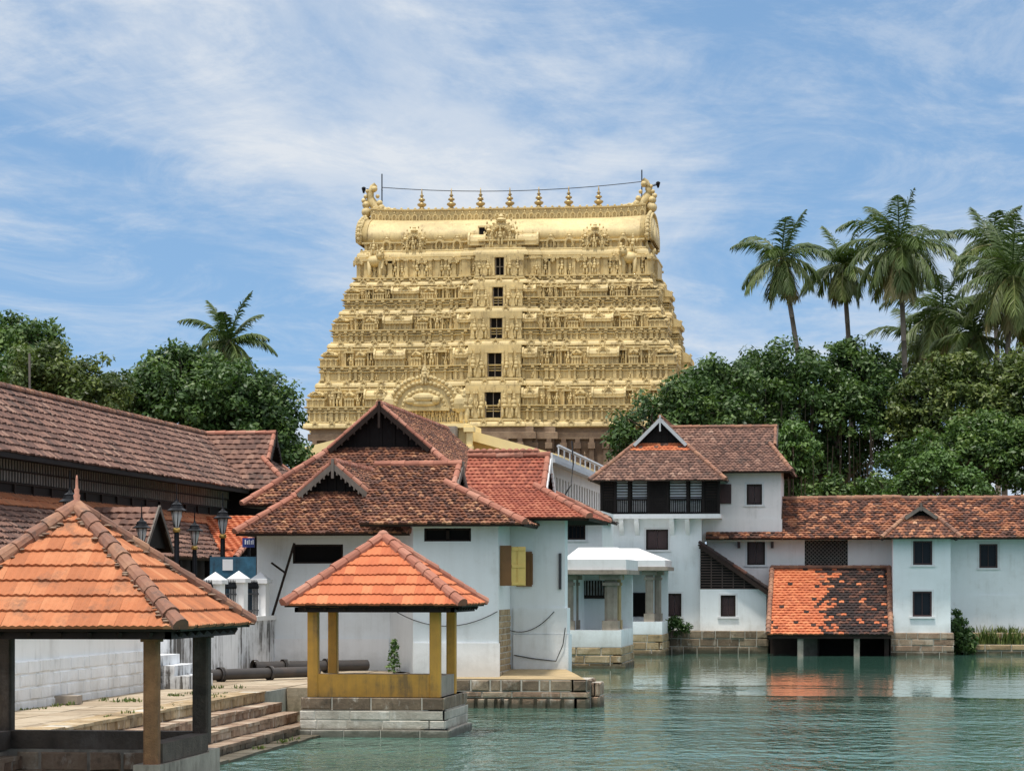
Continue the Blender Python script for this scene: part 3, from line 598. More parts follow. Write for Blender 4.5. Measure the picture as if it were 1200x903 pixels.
# corner window with open shutters
y0, y1 = YA+hs[0], YA+hs[1]; z0, z1 = hs[2], hs[3]
b = B(); b.box(xw2-.2, xw2-.1, y0, y1, z0, z1); o = b.build('window', ['dark'], t)
b = B(); b.box(xw2+.01, xw2+.30, y0-.10, y0-.04, z0, z1+.03); b.build('shutter', ['wood_brown'], o)
b = B(); b.beam((xw2+.28, y0-.02, (z0+z1)/2), (xw2+.62, y0+.25, (z0+z1)/2), .05, z1-z0)
for f_ in (.06, .5, .94): b.beam((xw2+.30, y0-.045, z0+(z1-z0)*f_), (xw2+.63, y0+.21, z0+(z1-z0)*f_), .03, .07)
b.beam((xw2+.45, y0+.08, z0), (xw2+.45, y0+.08, z1), .03, .05); b.build('shutter', ['wood_yellow'], o, False, 'yellow shutter')
b = B(); xx0, xx1 = X(605.5,YR), X(623.5,YR); b.box(xx0,xx1,YR-.06,YR+.02,z0-.02,z1-.1)
for i in range(5): b.box(xx0+.04+i*.085,xx0+.10+i*.085,YR-.075,YR-.05,z0+.03,z1-.15)
b.build('shutter', ['wood_brown'], o)
b = B(); b.box(X(655,YR), X(658,YR), YR-.08, YR, Z(656,690,YR), Z(656,648,YR)); b.build('downpipe', ['cable'], t)
# roofs of the house
OLD = dict(tile='tile_old', course=.125, tw=.125, th=.032, amp=.026, K=2, rough=.6)
yA1 = 69.5; xc1 = (X(276,yA1)+X(480,yA1))/2; he1 = (X(480,yA1)-X(276,yA1))/2; yg1 = yA1+1.75
kroof(t, shift(xc1,0), he1, yA1, Z(378,624,yA1), X(415,yg1)-X(379,yg1), yg1, Z(379,576,yg1), Z(379,542,yg1-.28), 77, barge='wood_grey', **OLD)
yA2 = 76.6; yg2 = 78.8; xc2 = X(446.5,yg2); hg2 = (X(500,yg2)-X(392,yg2))/2
kroof(t, shift(xc2,0), xc2-X(284,yA2), yA2, Z(284,591,yA2), hg2, yg2, Z(446,524,yg2), Z(447,474,yg2-.28), 92, barge='wood_dark', **OLD)
# ridge along X with a gable at the right end
ye3, yr3 = YA-.75, YA+1.6; xe3 = X(614,ye3); xg3 = X(528,yr3); ze3 = Z(560,613,ye3); zr3 = Z(530,545,yr3)
T3 = lambda p: Vector((xe3-p[1], yr3+p[0], p[2]))
kroof(t, T3, yr3-ye3, 0, ze3, .85, xe3-xg3, Z(521,566,yr3-.85), zr3, xe3-X(440,yr3), barge='wood_grey', **OLD)
ye4, yr4 = YR-.75, YR+2.1; xe4 = X(690,ye4); xg4 = X(632,yr4); ze4 = Z(650,606,ye4); zr4 = Z(600,535,yr4)
T4 = lambda p: Vector((xe4-p[1], yr4+p[0], p[2]))
r4 = kroof(t, T4, yr4-ye4, 0, ze4, .95, xe4-xg4, zr4-.85, zr4, xe4-X(549,yr4), tile='tile_red', course=.15, tw=.13, th=.025, amp=.022, K=2, rough=.2, barge='wall_white')
b = B(); k = 11
for i in range(k):
    x = X(552,yr4)+(X(628,yr4)-X(552,yr4))*i/(k-1); b.box(x-.10,x+.10,yr4-.05,yr4+.05,zr4+.05,zr4+.16); b.lathe(x,yr4,[(.10,zr4+.16),(.08,zr4+.20),(.02,zr4+.23)],6)
b.build('ridge_crest', ['ridge'], r4)
# cables on the walls
def sag(name, pts, r, label, m='cable', group=None, drop=0):
    b = B(); b.tube(pts, r, n=5); return tag(b.build(name, [m]), label, 'cable', group)
def catenary(a, c, s, k=10): a, c = Vector(a), Vector(c); return [a.lerp(c, i/k)-Vector((0,0,s*4*(i/k)*(1-i/k))) for i in range(k+1)]
yy = YA-.06
sag('cable', catenary(P(457,712,yy), P(583,716,yy), .42, 14), .012, 'thin dark cable sagging across the wall behind the yellow posts', group='cables on the pale blue house')
sag('cable', catenary((xr0+.05,YR-.1,Z(604,737,YR)), (X(650,YR),YR-.1,Z(650,716,YR)), .25), .012, 'thin dark cable curving up the wall beside the bare stone strip', group='cables on the pale blue house')
sag('cable', [(X(603,YR),YR-.1,Z(603,767,YR)),(X(625,YR),YR-.1,Z(625,771,YR)),(X(652,YR),YR-.1,Z(652,774,YR)),(X(659,YR)+.03,YR-.12,Z(659,755,YR)),(X(663,YR),YR-.12,Z(663,735,YR))], .014, 'dark cable bending up the lower corner of the house above the terrace', group='cables on the pale blue house')
# stone terrace at the foot of the house
t = thing('stone_terrace', (-8, YA-1, 0), 'low terrace of rough squared stones with ochre top in front of the house', 'terrace')
yt = 68.35; ys_ = yt+2.0; xk = X(668,YR); x0, x1 = X(520,yt), X(687,yt); zt = Z(620,796,yt)
b = B(); b.masonry((x0,yt),(x1,yt), zt-.30, zt, .4, .42, 0, 1, .02, .05, .4); b.masonry((x1,yt),(x1,ys_), zt-.30, zt, .4, .36, 0, 1, .02, .05, .4); b.box(x0,x1-.05,yt+.05,ys_,-.4,zt-.01,1); b.box(x0,xk,ys_,YR+.9,-.4,zt-.01,1); b.build('upper_course', ['block_dark', 'mortar'], t)
b = B(); b.masonry((x0,yt-.03),(x1+.02,yt-.03), zt-.45, zt-.31, .22, .9, 0, 1, .01, .03, .3); b.masonry((x1+.02,yt-.03),(x1+.02,ys_), zt-.45, zt-.31, .22, .9, 0, 1, .01, .03, .3); b.build('ledge', ['block', 'mortar'], t)
b = B(); b.masonry((x0,yt),(x1,yt), -.4, zt-.46, .68, .27, 0, 1, .03, .07, .3); b.masonry((x1,yt),(x1,ys_), -.4, zt-.46, .68, .27, 0, 1, .03, .07, .3); b.build('lower_course', ['block', 'block_dark'], t)
b = B(); b.add([(X(582,yt),yt+.02,zt+.012),(x1-.02,yt+.02,zt+.012),(x1-.5,ys_,zt+.10),(xk-.1,YR-.05,zt+.16),(xw2,YR-.05,zt+.16),(x0,yt+.02,zt+.012),(x0,YA,zt+.03),(xw2,YA,zt+.03)], [(0,1,2,3,4),(5,0,7,6),(0,4,7)]); b.build('terrace_top', ['stone_ochre'], t)
b = B(); b.masonry((x1+.06,yt+.7),(x1+.24,yt+.7), -.4, zt-.1, .3, .5); b.masonry((x1+.24,yt+.7),(x1+.24,ys_), -.4, zt-.1, .3, .5); b.build('side_step', ['block', 'mortar'], t)
# small plant in front of the wall
def leafy(b, c, rad, k, size, sq=.8, rmul=1.0):
    for i in range(k):
        d = Vector((rng.gauss(0,1),rng.gauss(0,1),rng.gauss(0,1))).normalized()*rad*rng.random()**.4; d.z *= sq; o = Vector(c)+d
        nrm = (d.normalized()*.6+Vector((rng.gauss(0,.6),rng.gauss(0,.6),rng.gauss(.5,.6)))).normalized(); a = nrm.orthogonal().normalized(); a.rotate(Matrix.Rotation(rng.random()*6.28, 3, nrm)); c2 = nrm.cross(a); s = size*rng.uniform(.6,1.3)
        b.add([o-a*s, o+c2*s*.45-nrm*s*.1, o+a*s, o-c2*s*.45-nrm*s*.1], [(0,1,2,3)], 0, min(1, max(0, rng.gauss(.45,.25))))
t = thing('plant', (X(462,68.2), 68.2, ZP), 'small upright leafy plant growing against the wall inside the yellow pavilion', 'plant')
b = B(); p = P(462,788,68.2)
for i in range(6): leafy(b, (p.x+rng.uniform(-.05,.05), 68.2, ZP+.15+i*.13), .2-.02*i, 45, .055)
b.build('leaves', ['leaf_mid'], t)
b = B(); b.tube([(p.x,68.2,ZP-.05),(p.x+.02,68.2,ZP+.9)], .015); b.build('stem', ['bark'], t)
# leaning pole by the gate
a, c = P(312,745,70.6), P(345,636,70.6); b = B(); b.tube([a, c], .035, n=6); b.tube([P(334.5,671,70.6), P(318,659,70.6)], .03, n=6)
tag(b.build('leaning_pole', ['wood_dark']), 'dark forked pole leaning against the house wall by the gate railing', 'pole')
# ------------------------------------------------------------------ left: long timber palace wing
EX, RX, WXL = -21.85, -24.05, -22.75
ze = 3.1+116*(-EX/ .992/(1000-264))*1.0; ze = 6.58; zr = 8.72
t = thing('timber_palace', (EX, 75, ZP), 'long dark timber palace wing under a sweeping brown tile roof at the left', 'building')
YC = 97.6
b = B(); K_ = dict(course=.30, tw=.26, th=.035, amp=.03, K=2, rough=.5)
b.tiles([(EX,52,ze),(EX,YC,ze),(RX,YC+2.2,zr),(RX,52,zr)], **K_); b.tiles([(2*RX-EX,YC,ze),(2*RX-EX,52,ze),(RX,52,zr),(RX,YC+2.2,zr)], **K_)
ro = b.build('roof', ['tile_brown', 'wood_dark'], t)
b = B(); b.caps((RX,52,zr+.03),(RX,YC+2.2,zr+.03), .11, .45); b.build('ridge_cap', ['ridge_old'], ro)
b = B(); b.box(EX-.06, EX-.01, 52, YC, ze-.16, ze-.03)
for i in range(120): y = 52.2+i*.38; b.beam((EX-.08,y,ze-.08),(WXL,y,ze+.62),.05,.09)
b.build('eave_rafters', ['wood_black'], t)
yr = YC+2.2; xe = X(341,YC); xg = X(314,yr)
T = lambda p: Vector((xe-p[1], yr+p[0], p[2]))
kroof(t, T, 2.2, 0, ze, .9, xe-xg, zr-.95, zr, xe-RX, tile='tile_brown', course=.3, tw=.26, th=.035, amp=.03, rough=.5, capm='ridge')
zl = 5.52
b = B(); b.box(WXL-.3, WXL, 52, YC+1, ZP, ze+.8); b.box(WXL, xe-1.0, YC+.7, YC+1, ZP, ze+.6); b.build('wall', ['wood_black'], t)
b = B(); z0 = 5.95
for i in range(176):
    y = 52.1+i*.26; b.box(WXL+.01,WXL+.04,y,y+.10,z0-.04,z0+.25); b.box(WXL+.05,WXL+.08,y+.1,y+.19,z0+.28,z0+.55)
b.build('slatted_screen', ['wood_slat'], t)
b = B()
for z, o in ((z0-.06,.06),(z0+.28,.10),(z0+.58,.14)): b.box(WXL+.0, WXL+o, 52, YC+.9, z-.04, z)
b.build('screen_rail', ['wood_dark'], t)
b = B()
for i in range(26): y = 53+i*1.75; b.box(WXL, WXL+.06, y-.06, y+.06, zl, z0-.1)
b.box(WXL, WXL+.035, 52, YC+.7, zl+.05, zl+.12); b.build('panel_frame', ['wood_dark'], t)
# lower lean-to roofs along the wing
zl2 = 3.95; xl2 = -20.55
b = B(); K2 = dict(course=.28, tw=.25, th=.035, amp=.03, K=2, rough=.6)
b.tiles([(xl2,52,zl2),(xl2,87.7,zl2),(WXL+.02,94,zl),(WXL+.02,52,zl)], **K2); lo = b.build('lower_roof', ['tile_brown', 'wood_dark'], t)
b = B(); b.tiles([(WXL+.50,52,zl-.29),(WXL+.50,YC+.6,zl-.29),(WXL+.01,YC+.6,zl+.08),(WXL+.01,52,zl+.08)], course=.25, tw=.24, th=.02, amp=.02, slab=.03); b.build('flashing', ['tile_orange', 'ridge'], lo)
b = B(); ya, yb = 89.3, 92.4; x0 = X(226,yb); x1 = X(276,87.7); za = Z(250,609,yb); zb = Z(255,652,ya)
b.tiles([(xl2+.02,87.7,zl2+.01),(x1,87.7,zl2+.01),(x1-.25,94,zl),(WXL+.04,94,zl)], course=.3, tw=.24, th=.03, amp=.03, K=4); o2 = b.build('cross_roof', ['tile_bright', 'wood_dark'], t)
b = B(); b.caps((x1,87.7,zl2+.04),(x1-.25,94,zl+.03),.1,.4); b.build('ridge_cap', ['ridge'], o2)
yd = 78.5; xd = X(187,yd); zd = Z(187,594,yd)
b = B(); b.tiles([(X(110,yd-1.6),yd-1.6,zd-1.25),(xd,yd-1.6,zd-1.25),(xd,yd,zd),(X(110,yd),yd,zd)], **K2); b.tiles([(xd,yd+1.6,zd-1.25),(X(110,yd),yd+1.6,zd-1.25),(X(110,yd),yd,zd),(xd,yd,zd)], **K2); o3 = b.build('dormer_roof', ['tile_brown', 'wood_dark'], t)
b = B(); b.slab([(xd-.15,yd-1.4,zd-1.2),(xd-.15,yd+1.4,zd-1.2),(xd-.15,yd,zd-.05)], (1,0,0), -.05, 0); b.build('gable', ['wood_black'], o3)
b = B(); b.beam((xd,yd-1.6,zd-1.3),(xd,yd,zd),.05,.14); b.beam((xd,yd+1.6,zd-1.3),(xd,yd,zd),.05,.14); b.build('bargeboard', ['wood_grey'], o3)
b = B(); b.box(xl2-.55,xl2-.35,52,92,ZP,zl2+.3); b.box(xl2-.35,x1-.3,88.6,88.8,ZP,zl2+.3)
b.build('lower_wall', ['wood_dark'], t)
for i in range(18): b = B(); y = 54+i*1.9; b.post(xl2-.15, y, .16, ZP, zl2-.05, .02); b.build('veranda_post', ['wood_black'], t)
# ------------------------------------------------------------------ street lamps
def lamp(px, y, ztop, label, first=None):
    x = X(px, y)
    if first is not None: return copy_tree(first, (x, y, ztop-4.9), label)
    t = thing('street_lamp', (x, y, ztop-4.9), label, 'street lamp', 'black lantern street lamps'); zb = ztop-4.9
    b = B(); b.lathe(x, y, [(.16,zb),(.16,zb+.3),(.10,zb+.4),(.075,zb+.6),(.07,zb+3.55),(.05,zb+3.6)], 10); b.build('pole', ['iron'], t, True)
    for z in (2.0, 3.58): b = B(); b.lathe(x, y, [(.09,zb+z),(.11,zb+z+.05),(.09,zb+z+.12)], 10); b.build('collar', ['brass'], t, True)
    b = B(); b.lathe(x, y, [(.04,zb+3.68),(.07,zb+3.75),(.14,zb+4.0),(.15,zb+4.16)], 8); b.build('lantern_glass', ['lampglass'], t)
    b = B(); b.lathe(x, y, [(.27,zb+4.15),(.28,zb+4.17),(.18,zb+4.23),(.15,zb+4.30),(.15,zb+4.33),(.07,zb+4.38),(.04,zb+4.43),(.02,zb+4.5),(.012,zb+4.9)], 10)
    for i in range(6):
        a = i*math.pi/3; b.beam((x+.07*math.cos(a),y+.07*math.sin(a),zb+3.72),(x+.155*math.cos(a),y+.155*math.sin(a),zb+4.15),.018,.018)
    b.build('lantern_cap', ['iron'], t); return t
l0 = lamp(207, 72, Z(207,566,72), 'black street lamp in front of the dormer roof, nearest and tallest of its row')
lamp(261, 77.5, Z(261,577,77.5), 'black street lamp standing before the bright orange cross roof', l0)
lamp(82, 62.5, Z(82,551,62.5), 'black street lamp showing only its lantern beside the near pavilion spire', l0)
lamp(166, 76, Z(166,588,76), 'black street lamp standing right at the end of the small dormer gable', l0)
lamp(228, 83, Z(228,594,83), 'black street lamp between the two taller lamps, before the brown lower roof', l0)
# ------------------------------------------------------------------ blue hoarding and signs by the gate
t = thing('hoarding', (X(272,76), 76, ZP), 'blue sheet hoarding with a pale poster behind the white gate piers', 'hoarding')
b = B(); y = 76; b.box(X(246,y),X(300,y),y,y+.05,ZP,Z(270,652,y)); b.build('sheet', ['tarp'], t)
b = B(); b.box(X(261,y),X(273,y),y-.02,y-.004,Z(266,668,y),Z(266,655,y)); b.build('poster', ['sign_white'], t)
b = B()
for px in (246, 260, 274, 287, 300): b.post(X(px,y), y+.09, .07, ZP, Z(270,650,y), .01)
b.build('frame', ['iron'], t)
t = thing('sign_board', (X(291,77), 77, Z(291,640,77)), 'small blue sign board with white marks under the house eave', 'sign')
y = 77; b = B(); b.box(X(284,y),X(298,y),y,y+.04,Z(291,641,y),Z(291,630,y)); b.build('board', ['sign_blue'], t)
b = B()
for i, px in enumerate((287, 289.5, 291.5, 294, 296)): b.box(X(px,y),X(px+1.3,y),y-.015,y-.003,Z(291,637.5,y),Z(291,633 if i % 2 else 632,y))
b.build('lettering', ['sign_white'], t)
b = B(); b.post(X(291,y), y+.08, .07, ZP, Z(291,631,y), .01); b.build('pole', ['iron'], t)
b = B(); b.tube([P(35,470,104), P(34.5,414,104)], .045, n=5)
tag(b.build('antenna_pole', ['wood_grey']), 'thin pale pole standing up in front of the left trees', 'pole')
# ------------------------------------------------------------------ white annex and porches in the middle distance
t = thing('annex', (X(685,108), 108, ZP), 'small white annex with dark window and drooping tile eave behind the red roof', 'house')
y = 108; x0, x1 = X(650,y), X(706,y); zt = Z(690,606,y); h = (X(664,y)-x0, X(686,y)-x0, Z(675,632,y), Z(675,614,y))
b = B(); b.wall((x0,y),(x1,y), .2, zt+.25, .3, [h]); b.wall((x1,y),(x1,y+5), .2, zt+.25, .3); b.build('wall', ['wall_white'], t)
window(t, x0+h[0], x0+h[1], h[2], h[3], y, 'wood_dark', 'dark', 'bars')
b = B(); xe = X(714,y); b.tiles([(x0,y-.8,zt-.15),(xe,y-.8,zt-.15),(xe-1.6,y+1.6,zt+.6),(x0,y+1.6,zt+.6)], course=.22, tw=.2, th=.03, rough=.5); b.tiles([(xe,y-.8,zt-.15),(xe,y+4,zt-.15),(xe-1.6,y+1.6,zt+.6)], course=.22, tw=.2, th=.03, rough=.5)
ro = b.build('roof', ['tile_dark', 'wood_black'], t); b = B(); b.caps((xe+.05,y-.85,zt-.13),(xe-1.6,y+1.6,zt+.63),.15,.4); b.build('ridge_cap', ['ridge_old'], ro)
def porch(label, y, pxl, pxr, z_base_py, z_low_py, z_par_py, ytop, pillars, y_back, slab_py, bar=None, door=None):
    x0, x1 = X(pxl,y), X(pxr,y); pm = (pxl+pxr)/2; z = lambda py: Z(pm, py, y)
    t = thing('pillared_porch', ((x0+x1)/2, y, 0), label, 'porch')
    b = B(); b.masonry((x0,y),(x1,y), -.4, z(z_low_py), .3, .7, 0, 1, .015, .04, .3); b.masonry((x1,y),(x1,y_back), -.4, z(z_low_py), .3, .7, 0, 1, .015, .04, .3); b.box(x0,x1-.04,y+.04,y_back,-.4,z(z_low_py)-.01,1)
    b.box(x0,x1+.16,y-.18,y+.3,-.4,.10,0); b.build('plinth', ['block_ochre', 'mortar'], t)
    b = B(); b.box(x0, x1, y-.02, y+.22, z(z_low_py)+.002, z(z_par_py)); b.box(x1-.22, x1-.002, y+.22, y_back, z(z_low_py)+.002, z(z_par_py)); b.build('parapet', ['wall_blue'], t)
    zs = z(slab_py)
    for (px, wd, yo) in pillars:
        xx = X(px, y+yo); b = B(); zb = z(z_par_py)-.0 if wd > .4 else z(z_par_py)+.0
        b.post(xx, y+yo, wd, zb, zb+.35, .03); b.post(xx, y+yo, wd*.74, zb+.35, zs-.42, wd*.18); b.post(xx, y+yo, wd*.95, zs-.42, zs-.30, .03); b.post(xx, y+yo, wd*.7, zs-.30, zs-.2, .03); b.post(xx, y+yo, wd*1.35, zs-.2, zs-.02, .03)
        b.build('pillar', ['stone_ochre' if wd < .4 else 'stone_grey'], t)
    b = B(); b.box(x0-.1, x1+.25, y-.35, y_back, zs, zs+.16); o = b.build('roof_slab', ['stone_grey'], t)
    b = B(); b.wall((x0,y_back-.3),(x1,y_back-.3), .3, zs, .2); b.box(x0-.02, x0+.15, y+.3, y_back-.3, .3, zs); b.build('back_wall', ['wall_blue'], t)
    if bar:
        a, c, q0, q1 = bar; yy = y_back-.36; b = B(); b.box(X(a,yy),X(c,yy),yy,yy+.04,Z(a,q0,yy),Z(a,q1,yy)); o = b.build('window', ['curtain'], t)
        b = B(); k = 8
        for i in range(k+1): xx = X(a,yy)+(X(c,yy)-X(a,yy))*i/k; b.box(xx-.03,xx+.03,yy-.05,yy-.01,Z(a,q0,yy),Z(a,q1,yy))
        b.box(X(a,yy)-.05,X(c,yy)+.05,yy-.06,yy,Z(a,q0+4,yy),Z(a,q0,yy)); b.build('bars', ['wood_dark'], o)
    if door:
        a, c, q0, q1 = door; yy = y_back-.36; b = B(); b.box(X(a,yy),X(c,yy),yy,yy+.04,Z(a,q0,yy),Z(a,q1,yy)); o = b.build('door', ['dark'], t)
        b = B(); b.box(X(a,yy)-.08,X(a,yy),yy-.04,yy,Z(a,q0,yy),Z(a,q1,yy)); b.box(X(c,yy),X(c,yy)+.08,yy-.04,yy,Z(a,q0,yy),Z(a,q1,yy)); b.build('frame', ['wood_dark'], o)
    return t, x0, x1, zs
yP = 101
t1, x0, x1, zs = porch('stone pillared porch with barred window, the nearer of two under the white roof', yP, 664, 728, 782, 758, 738, 0, ((716, .62, .35), (667, .42, .35), (673, .42, 2.2), (724, .34, 2.4)), 106.5, 672.5, (681, 708, 697, 680))
y2 = 119.5
t2, xx0, xx1, zs2 = porch('stone pillared porch with dark door, the farther of two under the white roof', y2, 724, 776, 765, 743, 728, 0, ((761, .46, .3), (771, .40, 1.6)), 123.6, 668, None, (739, 757, 722, 694))
# white roof over both porches
b = B(); zt = Z(700,641,106); zl = zs+.55
b.add([(x0-.1,yP-.25,zs+.165),(x1+.2,yP-.25,zs+.165),(x1+.2,yP-.25,zl),(x0-.1,yP-.25,zl),(x0-.1,106.4,zt),(x1-.6,106.4,zt),(x1+.2,106.4,zl),(x1+.2,106.4,zs+.165),(x0-.1,106.4,zs+.165)],
      [(0,1,2,3),(3,2,5,4),(2,6,5),(1,7,6,2),(0,3,4,8)]); b.build('white_roof', ['roof_white'], t1)
b = B(); zt = Z(750,642,123.5); zl = Z(750,656,y2)
b.add([(xx0-1.5,y2-.3,zs2+.165),(xx1+.15,y2-.3,zs2+.165),(xx1+.15,y2-.3,zl),(xx0-1.5,y2-.3,zl),(xx0-1.5,123.6,zt),(X(748,123.5),123.6,zt),(xx1+.15,123.6,zl),(xx1+.15,123.6,zs2+.165)],
      [(0,1,2,3),(3,2,5,4),(2,6,5),(1,7,6,2)]); b.build('white_roof', ['roof_white'], t2)
# ------------------------------------------------------------------ balcony house
YB = 124.6
t = thing('balcony_house', (X(770,YB), YB, 0.9), 'tall white house with projecting dark timber balcony under a brown gabled tile roof', 'house')
zpl = Z(760,738,YB); zbal = Z(770,603,YB)
x0, x1 = X(704,YB), X(822,YB)
H = lambda a,c,q0,q1: (X(a,YB)-x0, X(c,YB)-x0, Z(a,q1,YB), Z(a,q0,YB))
hb = [H(757,783,620,644), H(782,798.5,695,722)]
b = B(); b.wall((x0,YB),(x1,YB), zpl, zbal-.12, .35, hb); b.wall((x1,YB),(x1,YB+3), zpl, zbal-.12, .35); b.build('wall', ['wall_blue'], t)
for h in hb: window(t, x0+h[0], x0+h[1], h[2], h[3], YB)
yf = YB-.85; xb0, xb1 = X(705,yf), X(842,yf); zb0 = Z(770,602,yf); zb1 = Z(770,560,yf)
b = B(); b.box(xb0-.1, xb1+.1, yf-.1, YB+3, zb0-.2, zb0); b.build('balcony_floor', ['wall_white'], t)
for px in (729, 747, 788, 806):
    x = X(px,YB); b = B(); b.add([(x-.1,YB,zb0-.2),(x+.1,YB,zb0-.2),(x+.1,yf+.1,zb0-.2),(x-.1,yf+.1,zb0-.2),(x-.1,YB,zb0-.95),(x+.1,YB,zb0-.95),(x-.1,yf+.1,zb0-.32),(x+.1,yf+.1,zb0-.32)], [(3,2,7,6),(6,7,5,4),(0,3,6,4),(2,1,5,7)]); b.build('bracket', ['wall_blue'], t)
bal = B(); bal.box(xb0+.1, xb1-.1, YB-.1, YB, zb0, zb1); 
bal.build('balcony_room', ['wood_black'], t)
b = B()
for px in (705, 721, 737.5, 760, 782.5, 806, 824, 842): x = X(px,yf); b.post(x, yf+.05, .14, zb0, zb1, .02)
b.box(xb0,xb1,yf,yf+.1,zb1-.08,zb1); b.box(xb0,xb1,yf,yf+.1,zb0+.62,zb0+.70); b.box(xb0,xb1,yf,yf+.1,zb0,zb0+.08)
o = b.build('balcony_frame', ['wood_black'], t)
b = B(); k = 64
for i in range(k): x = xb0+(xb1-xb0)*(i+.5)/k; b.box(x-.022,x+.022,yf+.03,yf+.07,zb0+.08,zb0+.62)
b.build('balusters', ['wood_black'], o)
b = B()
for i in range(7):
    z = zb0+.74+i*(zb1-zb0-.80)/6.5
    for (a, c) in ((705,760),(782.5,842)): b.box(X(a,yf),X(c,yf),yf+.04,yf+.07,z,z+.045)
b.build('rails', ['wood_dark'], o)
b = B()
for (a, c) in ((722,737),(741,758),(785,804),(809,823)): b = B(); b.box(X(a,yf),X(c,yf),yf+.11,yf+.14,zb0+.1,zb1-.1); b.build('curtain', ['curtain'], t)
b = B(); b.box(xb0,X(720,yf),yf+.08,yf+.12,zb0+.08,zb1-.08); b.build('screen', ['wood_black'], t)
b = B(); b.box(X(825,yf),xb1,yf+.08,yf+.12,zb0+.08,zb1-.08); b.build('screen', ['wood_black'], t)
b = B(); b.box(X(761,yf),X(781.5,yf),yf+.02,yf+.06,zb0+.09,zb1-.08); b.build('door', ['wood_black'], t)
b = B(); b.box(xb1-.06,xb1,yf+.1,YB,zb0,zb1)
for i in range(14): z = zb0+.15+i*.11; b.box(X(761.5,yf),X(781,yf),yf-.01,yf+.02,z,z+.05)
b.build('screen', ['wood_black'], t)
BR = dict(course=.18, tw=.18, th=.03, amp=.025, K=2, rough=.45)
yE = YB-1.6; xc = X(770.5,yE); yG = yE+1.95; he = (X(850,yE)-X(691,yE))/2
kroof(t, shift(xc,0), he, yE, Z(770,562,yE), X(799,yG)-X(771,yG), yG, Z(770,519,yG), Z(770,489,yG-.28), 134, tile='tile_brown', capm='ridge_old', barge='metal_sheet', teeth=False, top='tile_bright', **BR)
# right wing of the balcony house
YW = YB+1.0; xw0, xw1 = X(821,YW), X(915,YW); zw0 = Z(880,619,YW); zw1 = Z(880,553,YW)
b = B(); hw = [(X(875,YW)-xw0, X(893,YW)-xw0, Z(880,591,YW), Z(880,567,YW))]
b.wall((xw0,YW),(xw1,YW), zw0-.6, zw1+.3, .3, hw); b.wall((xw1,YW),(xw1,YW+5.5), zw0-.6, zw1+.3, .3)
b.box(xw0+.1, xw1+.06, YW-.06, YW-.002, zw0-.3, Z(880,608,YW)); b.build('wing_wall', ['wall_pink'], t)
window(t, xw0+hw[0][0], xw0+hw[0][1], hw[0][2], hw[0][3], YW)
b = B(); x_, y_ = X(841,YW), YW; b.box(X(841,y_),X(857,y_),YW-.07,YW-.003,Z(850,590,YW),Z(850,567,YW)); b.build('shutter', ['wood_maroon'], t)
yr = YW+2.7; ye = YW-.8; xe = X(928,ye); xg = X(903,yr)
T = lambda p: Vector((xe-p[1], yr+p[0], p[2]))
kroof(t, T, yr-ye, 0, Z(880,552,ye), .95, xe-xg, Z(890,500,yr)-.85, Z(890,500.5,yr), xe-X(780,yr), tile='tile_brown', capm='ridge_old', barge='wood_grey', **BR)
# lean-to with slanted lattice
YS = YB-.35; s0, s1 = X(820.5,YS), X(898,YS); zsl = Z(860,690,YS)
hS = [(X(844.5,YS)-s0, X(862,YS)-s0, Z(850,722,YS), Z(850,697,YS))]
b = B(); b.wall((s0,YS),(s1,YS), zpl-.05, zsl, .35, hS); b.wall((s1,YS),(s1,YS+2), zpl-.05, zsl, .35); b.build('lean_to_wall', ['wall_blue'], t)
window(t, s0+hS[0][0], s0+hS[0][1], hS[0][2], hS[0][3], YS)
ztop = Z(820,640,YS); b = B(); b.slab([(s0,YS+.14,zsl),(s1,YS+.14,zsl),(s0,YS+.14,ztop)], (0,1,0), 0, .05); o = b.build('lattice_back', ['wood_black'], t)
b = B(); k = 16
for i in range(k):
    z = zsl+(ztop-zsl)*(i+.3)/k; xx = s1+(s0-s1)*(z-zsl)/(ztop-zsl); b.beam((s0,YS+.08,z),(xx,YS+.08,z),.05,.045)
for i in range(1, 6): xx = s0+(s1-s0)*i/6; b.beam((xx,YS+.06,zsl),(xx,YS+.06,zsl+(ztop-zsl)*(1-i/6)),.05,.06)
b.build('lattice_slats', ['wood_lattice'], o)
b = B(); b.tiles([(s1+.25,YS-.25,zsl-.18),(s1+.25,YS+1.9,zsl-.18),(s0-.05,YS+1.9,ztop+.12),(s0-.05,YS-.25,ztop+.12)], **BR); o = b.build('lean_to_roof', ['tile_dark', 'wood_dark'], t)
b = B(); b.caps((s1+.28,YS-.2,zsl-.12),(s0-.05,YS-.2,ztop+.18),.11,.35); b.build('verge_cap', ['tile_dark'], o)
b = B(); b.beam((s1+.25,YS-.3,zsl-.3),(s0,YS-.3,ztop),.05,.18); b.build('bargeboard', ['wood_dark'], o)
# stone plinth under balcony house
yp = YS-.5; a0, a1 = X(777,yp), X(899,yp)
b = B(); b.masonry((a0,yp),(a1,yp), -.4, zpl, .32, .75, 0, 1, .015, .04, .3); b.masonry((a1,yp),(a1,yp+3), -.4, zpl, .32, .75, 0, 1, .015, .04, .3); b.box(X(700,yp+.5),a1-.03,yp+.03,YB+3,-.4,zpl-.01,1); b.build('plinth', ['block_dark', 'mortar'], t)
